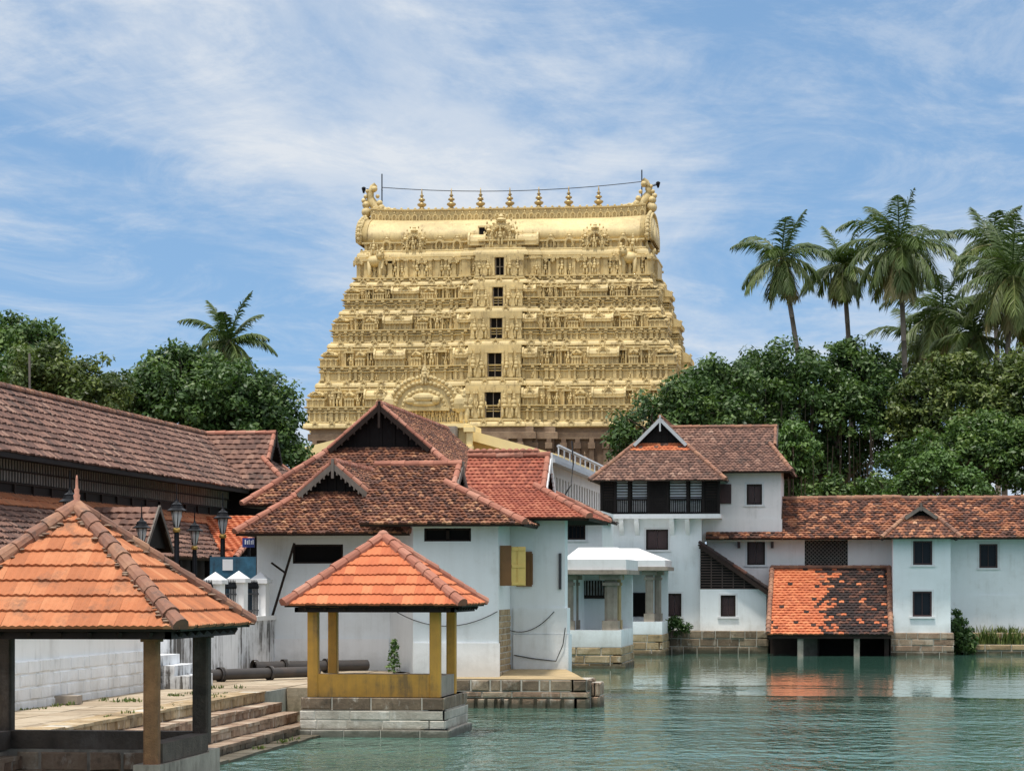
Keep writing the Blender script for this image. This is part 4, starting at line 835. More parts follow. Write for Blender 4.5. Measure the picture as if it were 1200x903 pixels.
# ------------------------------------------------------------------ long waterside house with bay
YLW = 126.0
t = thing('waterside_house', (X(1050,YLW), YLW, 0.9), 'long low white house with patchy old tile roof and a projecting bay above the water', 'house')
w0 = X(828,YLW); w1 = X(1290,YLW); zb = .5; zt = Z(950,631,YLW)+.1
HL = lambda a,c,q0,q1: (X(a,YLW)-w0, X(c,YLW)-w0, Z(a,q1,YLW), Z(a,q0,YLW))
h1, h2 = HL(875.5,896.5,632,661.5), HL(943,993.5,632.5,666)
xm = X(1048,YLW)
b = B(); b.wall((w0,YLW),(xm,YLW), zb, zt+.3, .35, [h1,h2]); b.build('wall', ['wall_pink'], t)
h3 = (X(1147.5,YLW)-xm, X(1169,YLW)-xm, Z(1158,665,YLW), Z(1158,637,YLW))
b = B(); b.wall((xm+.002,YLW),(w1,YLW), zb, zt+.3, .35, [h3]); b.box(xm,w1,YLW-.05,YLW-.002,zb,Z(1158,697,YLW)); b.build('wall', ['wall_blue'], t)
window(t, w0+h1[0], w0+h1[1], h1[2], h1[3], YLW)
window(t, xm+h3[0], xm+h3[1], h3[2], h3[3], YLW, 'wood_maroon', 'dark', 'bars2')
f = B(); a0, a1 = w0+h2[0], w0+h2[1]; f.box(a0,a1,YLW+.16,YLW+.19,h2[2],h2[3]); o = f.build('lattice_panel', ['wood_black'], t)
f = B(); n_ = 11
for i in range(-6, n_):
    for s in (1, -1):
        p0 = (a0+(a1-a0)*i/n_, h2[2]); hh = h2[3]-h2[2]; xa_, xb_ = (p0[0], p0[0]+hh) if s > 0 else (p0[0]+hh, p0[0]); za_, zb_ = h2[2], h2[3]
        lo_, hi_ = a0, a1; q = [Vector((xa_,0,za_)), Vector((xb_,0,zb_))]; ts = [0, 1]
        d = q[1].x-q[0].x; tt = sorted(((lo_-q[0].x)/d, (hi_-q[0].x)/d)); u0, u1 = max(0,tt[0]), min(1,tt[1])
        if u1-u0 > .05: A, C_ = q[0].lerp(q[1],u0), q[0].lerp(q[1],u1); f.beam((A.x,YLW+.12+.01*s,A.z),(C_.x,YLW+.12+.01*s,C_.z),.03,.04)
f.build('lattice', ['wood_grey'], o)
for px in (866, 905): b = B(); b.box(X(px,YLW)-.06,X(px,YLW)+.06,YLW-.3,YLW-.002,Z(px,642,YLW),Z(px,632,YLW)); b.build('eave_bracket', ['wood_maroon'], t)
ye, yr = YLW-1.0, YLW+2.2; ze, zr = Z(1000,630,ye), Z(1050,584,yr)
b = B(); KP = dict(course=.21, tw=.21, th=.04, amp=.03, K=2, rough=.8)
b.tiles([(X(827,ye),ye,ze),(w1+2,ye,ze),(w1+2,yr,zr),(X(916.5,yr),yr,zr),(X(916.5,YW-.05),YW-.08,ze+(YW-.08-ye)*(zr-ze)/(yr-ye)),(X(827,YW),YW-.08,ze+(YW-.08-ye)*(zr-ze)/(yr-ye))][:2]+[(w1+2,yr,zr),(X(917,yr),yr,zr),(X(917,ye),ye,ze)][0:2], **KP) if False else None
b.tiles([(X(917,ye),ye,ze),(w1+2,ye,ze),(w1+2,yr,zr),(X(917,yr),yr,zr)], **KP)
zk = ze+(YW-.1-ye)*(zr-ze)/(yr-ye)
b.tiles([(X(827,ye),ye,ze),(X(917,ye)-.01,ye,ze),(X(917,ye)-.01,YW-.1,zk),(X(827,ye),YW-.1,zk)], **KP)
b.tiles([(w1+2,2*yr-ye,ze),(X(917,yr),2*yr-ye,ze),(X(917,yr),yr,zr),(w1+2,yr,zr)], **KP)
ro = b.build('roof', ['tile_patchy', 'wood_dark'], t)
b = B(); x = X(917,yr)
while x < w1+2: x2 = x+5.5; b.caps((x,yr,zr+.03+rng.uniform(-.03,.03)),(x2,yr,zr+.03+rng.uniform(-.03,.03)),.12,.42); x = x2
b.build('ridge_cap', ['ridge_old'], ro)
# bay
YY = 121.3; b0, b1 = X(1046.5,YY), X(1114,YY); zbp = Z(1080,741,YY); zbt = Z(1080,630,YY)
HB = [(X(1070,YY)-b0, X(1092.5,YY)-b0, Z(1080,661.5,YY), Z(1080,633.5,YY)), (X(1069.5,YY)-b0, X(1092,YY)-b0, Z(1080,722,YY), Z(1080,692.5,YY))]
b = B(); b.wall((b0,YY),(b1,YY), zbp, zbt+.2, .35, HB); b.wall((b1,YY),(b1,YLW), zbp, zbt+.2, .35); b.wall((b0,YLW),(b0,YY), zbp, zbt+.2, .35); b.build('bay_wall', ['wall_blue'], t)
for h in HB: window(t, b0+h[0], b0+h[1], h[2], h[3], YY, 'wood_maroon', 'dark', 'bars2')
b = B(); b.masonry((b0-.1,YY-.1),(b1+.12,YY-.1), -.4, zbp, .28, .8, 0, 1, .012, .03, .3); b.masonry((b1+.12,YY-.1),(b1+.12,YLW), -.4, zbp, .28, .8, 0, 1, .012, .03, .3); b.box(b0-.1,b1+.1,YY-.08,YLW-.1,-.4,zbp-.01,1); b.build('bay_plinth', ['block', 'mortar'], t)
yE = YY-.7; xc = X(1080,yE); he = (X(1127,yE)-X(1034,yE))/2; yG = yE+1.05
kroof(t, shift(xc,0), he, yE, Z(1080,629.5,yE), X(1096,yG)-X(1080,yG), yG, Z(1080,604,yG), Z(1080,592,yG-.2), YLW+1.2, tile='tile_patchy', capm='ridge_old', barge='wood_grey', teeth=False, **BR)
# ------------------------------------------------------------------ boat shed with half new, half old tiles
t = thing('boat_shed', (X(970,121), 121, 0), 'low shed over the water with half bright new and half blackened old roof tiles', 'shed')
yf, yb = 119.6, 125.6; x0, x1 = X(899.5,yf), X(1046,yf)-.05; xm = x0+(x1-x0)*.46; zf, zbk = Z(970,743,yf), Z(970,665.5,yb)
b = B(); pk = lambda u, v, V: 2 if rng.random() < min(.94, max(.02, (u-(xm-x0)-.12*math.sin(v*1.7))/1.5+.5)) else 0
b.tiles([(x0,yf,zf),(x1,yf,zf),(x1,yb,zbk),(x0,yb,zbk)], course=.26, tw=.22, th=.035, amp=.028, K=2, rough=.5, pick=pk)
ro = b.build('roof', ['tile_bright', 'wood_dark', 'tile_dark'], t)
b = B(); b.caps((x1-.02,yf,zf+.04),(x1-.02,yb,zbk+.04),.12,.4); b.caps((x0+.02,yf,zf+.04),(x0+.02,yb,zbk+.04),.11,.4); b.caps((x0,yb-.05,zbk+.04),(x1,yb-.05,zbk+.04),.1,.4); b.build('ridge_cap', ['ridge_old'], ro)
b = B(); b.box(x0,x1,yf+.05,yf+.13,zf-.18,zf-.04); b.build('fascia', ['wood_dark'], t)
for px in (938, 1004): b = B(); x = X(px,yf+.3); b.post(x,yf+.3,.26,-.6,zf-.1,.02); b.build('post', ['concrete'], t)
b = B(); b.box(x0+.02,x1-.02,yf+3.2,yf+3.4,-.5,zf+1.5); b.box(x1-.3,x1-.1,yf+.6,yf+3.2,-.5,zf); b.box(X(958,yf+1.2),X(960,yf+1.2),yf+1.2,yf+3.2,-.5,zf+.4); b.build('inner_wall', ['wood_dark'], t)
b = B(); b.box(X(938,yf+2),X(958,yf+2),yf+2,yf+2.2,-.5,zf+.6); b.build('inner_pier', ['concrete'], t)
# right bank with retaining stones
b = B(); x0 = X(1116,124.4); 
b.masonry((x0,124.4),(w1+4,124.4), -.4, .42, .3, .9, 0, 1, .02, .05, .4); b.masonry((x0,125.2),(w1+4,125.2), .3, .95, .3, .9, 0, 1, .02, .05, .3)
b.box(x0,w1+4,124.45,127,-.4,.40,2); b.box(x0,w1+4,125.25,127,.4,.93,2)
tag(b.build('embankment', ['block_ochre', 'mortar', 'earth']), kind='structure')
# ------------------------------------------------------------------ temple tower
GC = -32.2; GY0 = 244.2; GMID = GY0+11.8
t = tower = thing('temple_tower', (GC, GY0, 0.9), 'huge cream gold temple gate tower of tapering sculpted storeys with a barrel roof', 'temple tower')
def plan(w, hd, bays, sb, off):
    f = [(-w-off, -hd-off)]
    pts = f[:]
    pr = 0
    for bw, p in bays: pts += [(-bw-off, -hd-pr-off), (-bw-off, -hd-p-off)]; pr = p
    pts += [(bw_, y_) for bw_, y_ in [(-x, y) for x, y in reversed(pts)]]
    s, p = sb; pts += [(w+off, -s-off), (w+p+off, -s-off), (w+p+off, s+off), (w+off, s+off), (w+off, hd+off), (-w-off, hd+off), (-w-off, s+off), (-w-p-off, s+off), (-w-p-off, -s-off), (-w-off, -s-off)]
    return pts
def sweep(b, args, prof, m=0, cap=True):
    loops = [[(GC+x, GMID+y, z) for x, y in plan(*args, off)] for off, z in prof]; n = len(loops[0])
    b.add([q for l in loops for q in l], [(i*n+j, i*n+(j+1)%n, (i+1)*n+(j+1)%n, (i+1)*n+j) for i in range(len(loops)-1) for j in range(n)], m)
    if cap: b.add(loops[-1], [tuple(range(n))], m)
def frame(side):   # local (u along the face, d outward, z) -> world, for the front and the right side
    if side == 'f': return lambda u, d, z: (GC+u, GMID-d, z)
    return lambda u, d, z: (GC+d, GMID+u, z)
def lbox(b, fr, u0, u1, d0, d1, z0, z1):
    p = [fr(u,d,z) for z in (z0,z1) for u, d in ((u0,d1),(u1,d1),(u1,d0),(u0,d0))]
    b.add(p, [(3,2,1,0),(4,5,6,7),(0,1,5,4),(1,2,6,5),(2,3,7,6),(3,0,4,7)])
def pil(b, fr, u, d, z0, z1, w=.26, pr=.16):
    h = z1-z0; lbox(b,fr,u-w/2,u+w/2,d,d+pr,z0,z1); lbox(b,fr,u-w*.75,u+w*.75,d,d+pr*1.5,z1-.16*h,z1-.06*h); lbox(b,fr,u-w*.7,u+w*.7,d,d+pr*1.4,z0,z0+.12*h)
def figure(b, fr, u, d, z, h):
    """small stucco statue: hips, chest, head with tall crown, two bent arms, legs"""
    s = h*rng.uniform(.9,1.08); tw = rng.uniform(-.08,.08)*h
    def bl(du, dz, ru, rz, n=6):
        c = fr(u+du, d+.12*h, z+dz); 
        vs = []; k = 4
        for i in range(k+1):
            a = math.pi*i/k
            for j in range(n):
                q = 2*math.pi*j/n; vs.append(fr(u+du+ru*math.sin(a)*math.cos(q), d+.13*h+ru*.8*math.sin(a)*math.sin(q), z+dz-rz*math.cos(a)))
        b.add(vs, [(i*n+j, i*n+(j+1)%n, (i+1)*n+(j+1)%n, (i+1)*n+j) for i in range(k) for j in range(n)])
    for sg in (-1, 1): bl(sg*.09*s+tw*.3, .23*s, .075*s, .25*s)
    bl(tw*.5, .50*s, .135*s, .12*s); bl(tw, .66*s, .125*s, .15*s); bl(tw*.8, .86*s, .075*s, .095*s); bl(tw*.8, .97*s, .05*s, .085*s)
    for sg in (-1, 1): bl(sg*.20*s+tw, .66*s, .045*s, .13*s); bl(sg*.25*s+tw, .58*s+rng.choice((-.06,.14))*s, .04*s, .09*s)
def barrel(b, fr, u0, u1, d0, d1, z0, h, n=8):
    """little wagon-roofed shrine top lying along the face with knobs on its ridge"""
    dm, r = (d0+d1)/2, (d1-d0)/2; vs = []
    for u in (u0, u1):
        for i in range(n+1):
            a = math.pi*(-.12+1.24*i/n); vs.append(fr(u, dm-r*1.05*math.cos(a), z0+h*.28+h*.62*math.sin(a)))
    k = n+1; b.add(vs, [(i,k+i,k+i+1,i+1) for i in range(n)]+[tuple(range(k)), tuple(range(k,2*k))[::-1]])
    lbox(b, fr, u0-.06, u1+.06, d0-.05, d1+.12, z0, z0+h*.13)
    for u in (u0, u1):
        vs = [fr(u+s_*.09, dm-(r*1.3)*math.cos(math.pi*(-.1+1.2*i/8)), z0+h*.3+h*.75*math.sin(math.pi*(-.1+1.2*i/8))) for s_ in (-1, 1) for i in range(9)]
        b.add(vs, [(i,9+i,10+i,i+1) for i in range(8)]+[tuple(range(9)), tuple(range(9,18))[::-1]])
    m_ = max(2, int((u1-u0)/.7))
    for i in range(m_): u = u0+(u1-u0)*(i+.5)/m_; knob(b, fr(u, dm, z0+h*.88), h*.28)
def knob(b, c, h):
    b.lathe(c[0], c[1], [(.16*h,c[2]),(.34*h,c[2]+.25*h),(.16*h,c[2]+.5*h),(.20*h,c[2]+.62*h),(.02*h,c[2]+1.1*h)], 6)
def dome(b, fr, u, d, z, w, h):
    c = fr(u, d, z); lbox(b, fr, u-w*.55, u+w*.55, d-w*.55, d+w*.55, z, z+h*.12)
    b.lathe(c[0], c[1], [(w*.40,z+h*.12),(w*.38,z+h*.26),(w*.56,z+h*.38),(w*.55,z+h*.5),(w*.38,z+h*.68),(w*.16,z+h*.78),(w*.08,z+h*.82),(w*.14,z+h*.9),(.02,z+h*1.08)], 8)
    nasi(b, fr, u, d+w*.48, z+h*.34, w*.5, h*.36, .1)
def nasi(b, fr, u, d, z, w, h, t=.14, rings=2):
    """horseshoe arch ornament standing on the face, with a ring of beads and a crest"""
    n = 12; R_ = lambda s, a, dd: fr(u-w/2*s*math.cos(a), dd, z+h*.42+h*.42*s*math.sin(a))
    A_ = [math.pi*(-.24+1.48*i/n) for i in range(n+1)]
    for s0, s1, o in ([(1, .62, t), (.62, 0, t*.25)] if rings == 1 else [(1, .80, t*.7), (.80, .60, t*1.0), (.60, .48, t*.55), (.48, 0, t*.2)]):
        vs = [R_(s, a, dd) for s, dd in ((s0, d-.1), (s0, d+o), (max(s1, .001), d+o), (max(s1, .001), d-.1)) for a in A_]; kk = n+1
        b.add(vs, [(j*kk+i, j*kk+i+1, (j+1)*kk+i+1, (j+1)*kk+i) for j in range(3) for i in range(n)]+[tuple(j*kk for j in range(4)), tuple(j*kk+n for j in range(4))])
    for i in range(9 if rings == 1 else 17):
        k_ = 8 if rings == 1 else 16; a = math.pi*(-.2+1.4*i/k_); q = 1+.28*(math.sin(a) if math.sin(a) > 0 else 0)*(rings > 1)
        b.ball(R_(1.07, a, d+t*.6), w*(.075 if rings == 1 else .055), 0, 5, 4)
        if rings > 1: b.ball(R_(1.2*q if i % 2 else 1.14*q, a, d+t*.4), w*.04, 0, 5, 4, (1,1,1.6)); b.ball(R_(.70, a, d+t*1.0), w*.035, 0, 5, 4)
    c = fr(u, d+t*.5, z+h*.85); b.lathe(c[0], c[1], [(w*.16,c[2]),(w*.2,c[2]+h*.07),(w*.07,c[2]+h*.14),(w*.1,c[2]+h*.17),(.02,c[2]+h*.27)], 6)
def kapota(z, h, o=.62): o *= .75; return [(.0,z),(o,z),(o+.04,z+.10*h),(o,z+.40*h),(o*.82,z+.64*h),(o*.42,z+.76*h),(o*.38,z+.78*h),(o*.44,z+.86*h),(o*.38,z+h),(.02,z+h)]
YS_ = [500, 452, 405, 366, 332.5, 299]; PXL = [354, 368.5, 381.5, 394, 405.5, 413]
zs, ws, hd = [], [], []
for i in range(6):
    d = 246+1.1*i; zs.append(HC+(685-YS_[i])*d/F); ws.append(-(.992*d*(PXL[i]-1000)/F-GC)); hd.append(11.8-1.15*i)
ws = [abs(q) for q in ws]
WIN = [(459, 489), (413, 441), (372, 396), (335.5, 358), (300.5, 322)]
NST = [0]
for i in range(5):
    z0, z1 = zs[i], zs[i+1]; H_ = z1-z0; w, h = ws[i]+.1-.12*i, hd[i]-.5; w2, h2 = ws[i+1]-.02-.12*i, hd[i+1]-.5; k = w/16.5
    bw, sw = 2.45*k**.5, 3.95*k; bays = [(sw, .45), (bw, 1.0)]; sb = (h*.36, .7)
    st_ = B(); zc = z0+.14*H_; zl = z0+(.53 if i < 4 else .30)*H_; za = z1-.02
    # core: lower wall, ledge, upper wall set back
    args = (w, h, [(sw, .45)], sb)
    sweep(st_, args, [(0, z0-.05), (0, zl)]); sweep(st_, args, [(.18, zl-.16*1), (.30, zl-.10), (.30, zl), (.0, zl+.02)])
    sweep(st_, args, [(.10, zl-.40), (.18, zl-.36), (.18, zl-.30), (0, zl-.28)])
    sweep(st_, (w2, h2, [(sw, .45)], sb), [(0.42, zl-.05), (0.42, za-.3), (.5, za-.25), (.5, za-.12), (.3, za)])
    sweep(st_, args, [(.12, zl-.62), (.2, zl-.58), (.2, zl-.52), (0, zl-.50)])
    storey = st_.build('storey', ['gold'], t)
    c = B(); sweep(c, (w, h, bays, sb), kapota(z0-.02, .11*H_+.24)); 
    for s, ww in (('f', w), ('r', h)):
        fr = frame(s); dd = (h if s == 'f' else w)+.45; n = int(ww*2/1.55)
        for j in range(n):
            u = -ww+ww*2*(j+.5)/n; e = .0
            if s == 'f': e = 1.0 if abs(u) < bw else .45 if abs(u) < sw else 0
            elif abs(u) < sb[0]: e = sb[1]
            nasi(c, fr, u, dd+e-.1, z0+.02, .55, .62, .16, 1)
    c.build('cornice', ['gold'], storey)
    p = B(); f = B()
    zp0, zp1 = z0+.11*H_+.22, zl-.40; zu0 = zl+.02; hu = za-zu0
    for s in ('f', 'r'):
        fr = frame(s); W_ = w if s == 'f' else h; Dd = h if s == 'f' else w; Du = (h2 if s == 'f' else w2)+.42
        n = int(W_*2/.52)
        for j in range(n+1):
            u = -W_+.15+(W_*2-.3)*j/n
            if s == 'f':
                if abs(u) < bw+.1: continue
                e = .45 if abs(u) < sw-.1 else 0
            else: e = sb[1] if abs(u) < sb[0]-.1 else 0
            if rng.random() < .80: pil(p, fr, u, Dd+e, zp0, zp1, rng.choice((.18,.24,.30)), rng.choice((.14,.2,.28)))
        lbox(p, fr, -W_, W_, Dd, Dd+.08, zl-.30, zl-.12)
        for j in range(int(W_*2/.8)):
            u = -W_+.4+j*.8
            if s == 'f' and abs(u) < bw+.4: continue
            e = (.45 if abs(u) < sw-.2 else 0) if s == 'f' else (sb[1] if abs(u) < sb[0]-.2 else 0)
            if rng.random() < .55: figure(f, fr, u, Dd+e+.02, zp0, (zp1-zp0)*rng.uniform(.6,.95))
            lbox(p, fr, u-.14, u+.14, Dd+e, Dd+e+.30, zl-.30, zl-.14)
        # parapet shrines
        T_ = Dd+.22; wl = W_
        if s == 'f':
            lay = [('s', (sw+bw)/2, (sw-bw)*.85), ('n', wl*.31, .9), ('n', wl*.385, .7), ('k', wl*.455, 1.05), ('s', wl*.605, wl*.17), ('n', wl*.71, .8), ('k', wl*.775, 1.0), ('n', wl*.84, .8), ('c', wl-.72*k, 1.95*k)]
        else:
            lay = [('s', 0, sb[0]*1.5), ('n', wl*.5, .8), ('k', wl*.64, 1.1), ('c', wl-.72*k, 1.95*k)]
        if i == 4:
            lay = []; n = int(W_*2/.75)
            for j in range(n+1):
                u = -W_+.2+(W_*2-.4)*j/n
                if s == 'f' and abs(u) < bw: continue
                e = .45 if s == 'f' and abs(u) < sw else 0
                pil(p, fr, u, Du+e*.8, zu0, za-.05, rng.choice((.2,.3,.4)), rng.choice((.15,.25,.4)))
                if j % 3: figure(f, fr, u+.37, Du+e*.8+.1, zu0, hu*rng.uniform(.55,.8))
                if j % 4 == 0: lbox(p, fr, u-.5, u+.5, Du+e*.8, Du+e*.8+.4, za-.55, za-.25); nasi(p, fr, u, Du+e*.8+.3, za-.75, .8, .7, .15, 1)
            lbox(p, fr, -W_, W_, Du, Du+.22, za-.22, za-.02)
        for kind, uu, wd in lay:
            for sg in ((-1, 1) if uu else (1,)):
                q = B(); u = uu*sg; e = (.45 if (s == 'f' and abs(u) < sw) else sb[1] if (s == 'r' and uu == 0) else 0); d1 = T_+e
                if kind == 's':
                    lbox(q, fr, u-wd/2, u+wd/2, Du, d1-.15, zu0, zu0+hu*.34); 
                    for a in range(int(wd/.45)+1): pil(q, fr, u-wd/2+.1+(wd-.2)*a/max(1,int(wd/.45)), d1-.15, zu0, zu0+hu*.34, .16, .1)
                    barrel(q, fr, u-wd/2, u+wd/2, d1-1.25, d1+.02, zu0+hu*.34, hu*.56)
                    nasi(q, fr, u, d1-.08, zu0+hu*.36, min(1.0, wd*.5), hu*.55, .14)
                elif kind in 'kc':
                    lbox(q, fr, u-wd*.42, u+wd*.42, Du, d1-.2, zu0, zu0+hu*.36)
                    for a in (-.36, -.12, .12, .36): pil(q, fr, u+a*wd, d1-.2, zu0, zu0+hu*.36, .12, .1)
                    dome(q, fr, u, d1-wd*.5-.02, zu0+hu*.34, wd*.85, hu*(.60 if kind == 'c' else .52))
                else:
                    lbox(q, fr, u-wd*.5, u-wd*.36, Du, d1-.35, zu0, zu0+hu*.7); lbox(q, fr, u+wd*.36, u+wd*.5, Du, d1-.35, zu0, zu0+hu*.7); lbox(q, fr, u-wd*.55, u+wd*.55, Du, d1-.25, zu0+hu*.7, zu0+hu*.8)
                    nasi(q, fr, u, d1-.5, zu0+hu*.72, wd*.8, hu*.35, .12, 1)
                q.build({'s': 'barrel_shrine', 'k': 'domed_shrine', 'c': 'domed_shrine', 'n': 'niche'}[kind], ['gold'], storey)
        n = int(W_*2/.6)
        for j in range(n+1):
            u = -W_+.4+(W_*2-.8)*j/n
            if (s == 'f' and abs(u) < bw+.1) or i == 4: continue
            pil(p, fr, u, Du+(.45 if s == 'f' and abs(u) < sw else 0), zu0, za-.32, rng.choice((.14,.2,.26)), rng.choice((.1,.16,.22)))
        # statues standing in the gaps
        n = int(W_*2/.62)
        for j in range(n):
            u = -W_+.3+(W_*2-.6)*j/(n-1)
            if s == 'f' and abs(u) < bw+.2: continue
            if any(kd in 'skc' and abs(abs(u)-uu) < wd*.5 for kd, uu, wd in lay): continue
            if i == 4 or rng.random() > .85: continue
            g = f
            if s == 'f' and NST[0] < 100: g = B(); NST[0] += 1
            figure(g, fr, u, Du+.15+rng.uniform(0,.5), zu0, hu*rng.uniform(.55,.9))
            if g is not f: g.build('statue', ['gold'], storey, True)
    p.build('pilasters', ['gold'], storey); f.build('small_statues', ['gold'], storey, True)['kind'] = 'stuff'
    # projecting centre bay with a window opening through it
    dw = (243+i)*1.0; zwa, zwb = HC+(685-WIN[i][1])*(245.5+1.1*i)/F, HC+(685-WIN[i][0])*(245.5+1.1*i)/F; hw = (.74,.66,.58,.49,.43)[i]
    zb0 = z0+.14*H_; yfr = GMID-h-1.0
    b = B(); b.wall((GC-bw,yfr),(GC+bw,yfr), z0, za, .5, [(bw-hw,bw+hw,zwa,zwb)], 0, 0, .44)
    fr = frame('f')
    for u in (-bw+.2, -bw*.62, bw*.62, bw-.2): pil(b, fr, u, h+1.0, zwa-.05, za-.35, .3, .2)
    for u in (-hw-.12, hw+.12): lbox(b, fr, u-.10, u+.10, h+1.0, h+1.1, zwa-.02, zwb+.2)
    lbox(b, fr, -hw-.22, hw+.22, h+1.0, h+1.12, zwb, zwb+.18)
    lbox(b, fr, -bw-.1, bw+.1, h+.6, h+1.3, zwa-.28, zwa-.10)
    for u in (-bw*.80, -bw*.45, bw*.45, bw*.80): figure(b, fr, u, h+1.02, zwa, (zwb-zwa)*.85)
    cb_ = b.build('centre_bay', ['gold'], storey)
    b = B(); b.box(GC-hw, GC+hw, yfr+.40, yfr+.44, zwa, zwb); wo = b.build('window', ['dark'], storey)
    b = B(); b.box(GC-.03,GC+.03,yfr+.3,yfr+.36,zwa,zwb); b.box(GC-hw,GC+hw,yfr+.3,yfr+.36,(zwa+zwb)/2-.03,(zwa+zwb)/2+.03); b.box(GC-hw,GC-hw+.09,yfr+.28,yfr+.36,zwa,zwb); b.box(GC+hw-.09,GC+hw,yfr+.28,yfr+.36,zwa,zwb); b.build('window_frame', ['stone_grey'], wo)
# top storey band and barrel roof
W6, H6 = ws[5]-.45, hd[5]-.4; zt = zs[5]
b = B(); a6 = (W6, H6, [(3.3, .35), (2.1, .8)], (H6*.4, .4)); sweep(b, a6, kapota(zt-.05, .75, .6))
sweep(b, a6, [(-.25, zt+.7), (-.25, zt+1.35)]); sweep(b, a6, [(-.25, zt+1.30), (.05, zt+1.34), (.05, zt+1.5), (-.3, zt+1.52)])
fr = frame('f')
for j in range(38): u = -W6+.3+(W6*2-.6)*j/37; pil(b, fr, u, H6-.25, zt+.7, zt+1.32, .22, .16)
neck = b.build('roof_neck', ['gold'], t)
zb = zt+1.45; YR_ = GMID; dR = 257.5; zr = HC+(685-246)*dR/F; Hb = zr-zb; Rb = H6-.3; WB = W6-.1
prof = []
for i in range(15):
    a = math.pi*(-.08+.58*i/14); prof.append((Rb*math.cos(a)*1.02, zb+Hb*.14+Hb*.60*math.sin(a)))
prof = [(Rb*.94, zb)]+prof
full = [(-d, z) for d, z in prof]+[(d, z) for d, z in reversed(prof[:-1])]
b = B(); n = len(full); nx = 9
def lift(u): return .22*abs(u)**8
vs = [(GC-WB+2*WB*j/(nx-1), GMID+y, z+lift(-1+2*j/(nx-1))*max(0,(z-zb)/Hb)) for j in range(nx) for y, z in full]
b.add(vs, [(j*n+i, (j+1)*n+i, (j+1)*n+i+1, j*n+i+1) for j in range(nx-1) for i in range(n-1)]); barrel_o = b.build('barrel_roof', ['gold'], t, True)
# ridge frieze
b = B(); zf0, zf1 = zr-1.35, zr
for j in range(40):
    u0, u1 = -1+2*j/40, -1+2*(j+1)/40; um = (u0+u1)/2; lf = lift(um)
    for sg in (-1, 1):
        y = GMID+sg*1.7
        b.box(GC+u0*WB, GC+u1*WB, y-.22, y+.22, zf0-.6+lf, zf1+lf-.12); b.box(GC+u0*WB, GC+u1*WB, y-.34, y+.34, zf1+lf-.12, zf1+lf); b.box(GC+u0*WB, GC+u1*WB, y-.38, y+.38, zf0+lf-.12, zf0+lf)
    x = GC+um*WB; b.box(GC+u0*WB, GC+u1*WB, GMID-1.7, GMID+1.7, zf1+lf-.2, zf1+lf-.05)
    nasi(b, frame('f'), um*WB, 1.92, zf0+lf+.12, .5, .95, .12, 1); b.ball((x, GMID-1.8, zf1+lf+.06), .13, 0, 5, 4)
b.build('ridge_frieze', ['gold'], barrel_o)
# arch ornaments on the barrel
b = B(); dz = Rb*1.07
def figarch(px, py0, py1, wpx, dd, fg=True):
    d = 251.; u = (px-1000)*.992*d/F-GC; z0_, z1_ = HC+(685-py1)*d/F, HC+(685-py0)*d/F; w_ = wpx*d/F; h_ = z1_-z0_
    lbox(b, fr, u-w_*.55, u+w_*.55, dd-1.5, dd+.1, z0_-.1, z0_+h_*.12); nasi(b, fr, u, dd-.5, z0_, w_*.95, h_*.80, .6, 3)
    if fg:
        figure(b, fr, u, dd+.1, z0_+h_*.1, h_*.42)
        for sg in (-1, 1): figure(b, fr, u+sg*w_*.32, dd+.05, z0_+h_*.05, h_*.32); knob(b, fr(u+sg*w_*.42, dd, z0_+h_*.42), h_*.2)
for a_ in ((585.5, 243, 291, 34, dz+.55), (480.5, 256, 294, 25, dz+.2), (697, 256, 294, 27, dz+.2), *[(px, 268, 293, 12, dz, False) for px in (447, 511, 532, 644, 666, 730)]):
    b = B(); figarch(*a_); b.build('roof_arch', ['gold'], barrel_o)
for px0, px1 in ((547, 566), (604, 629)):
    b = B(); d = 251.; u0, u1 = [(p-1000)*.992*d/F-GC for p in (px0, px1)]; barrel(b, fr, u0, u1, dz-.8, dz+.5, HC+(685-286)*d/F, 1.25); b.build('barrel_shrine', ['gold'], barrel_o)
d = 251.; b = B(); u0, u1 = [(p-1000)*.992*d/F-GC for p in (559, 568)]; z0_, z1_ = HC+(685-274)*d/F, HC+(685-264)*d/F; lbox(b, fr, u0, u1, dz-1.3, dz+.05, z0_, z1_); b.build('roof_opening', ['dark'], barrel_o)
b = B(); lbox(b, fr, u0-.15, u1+.15, dz-1.3, dz+.12, z1_, z1_+.15); lbox(b, fr, u0-.15, u1+.15, dz-1.3, dz+.12, z0_-.15, z0_); b.build('opening_frame', ['gold'], barrel_o)
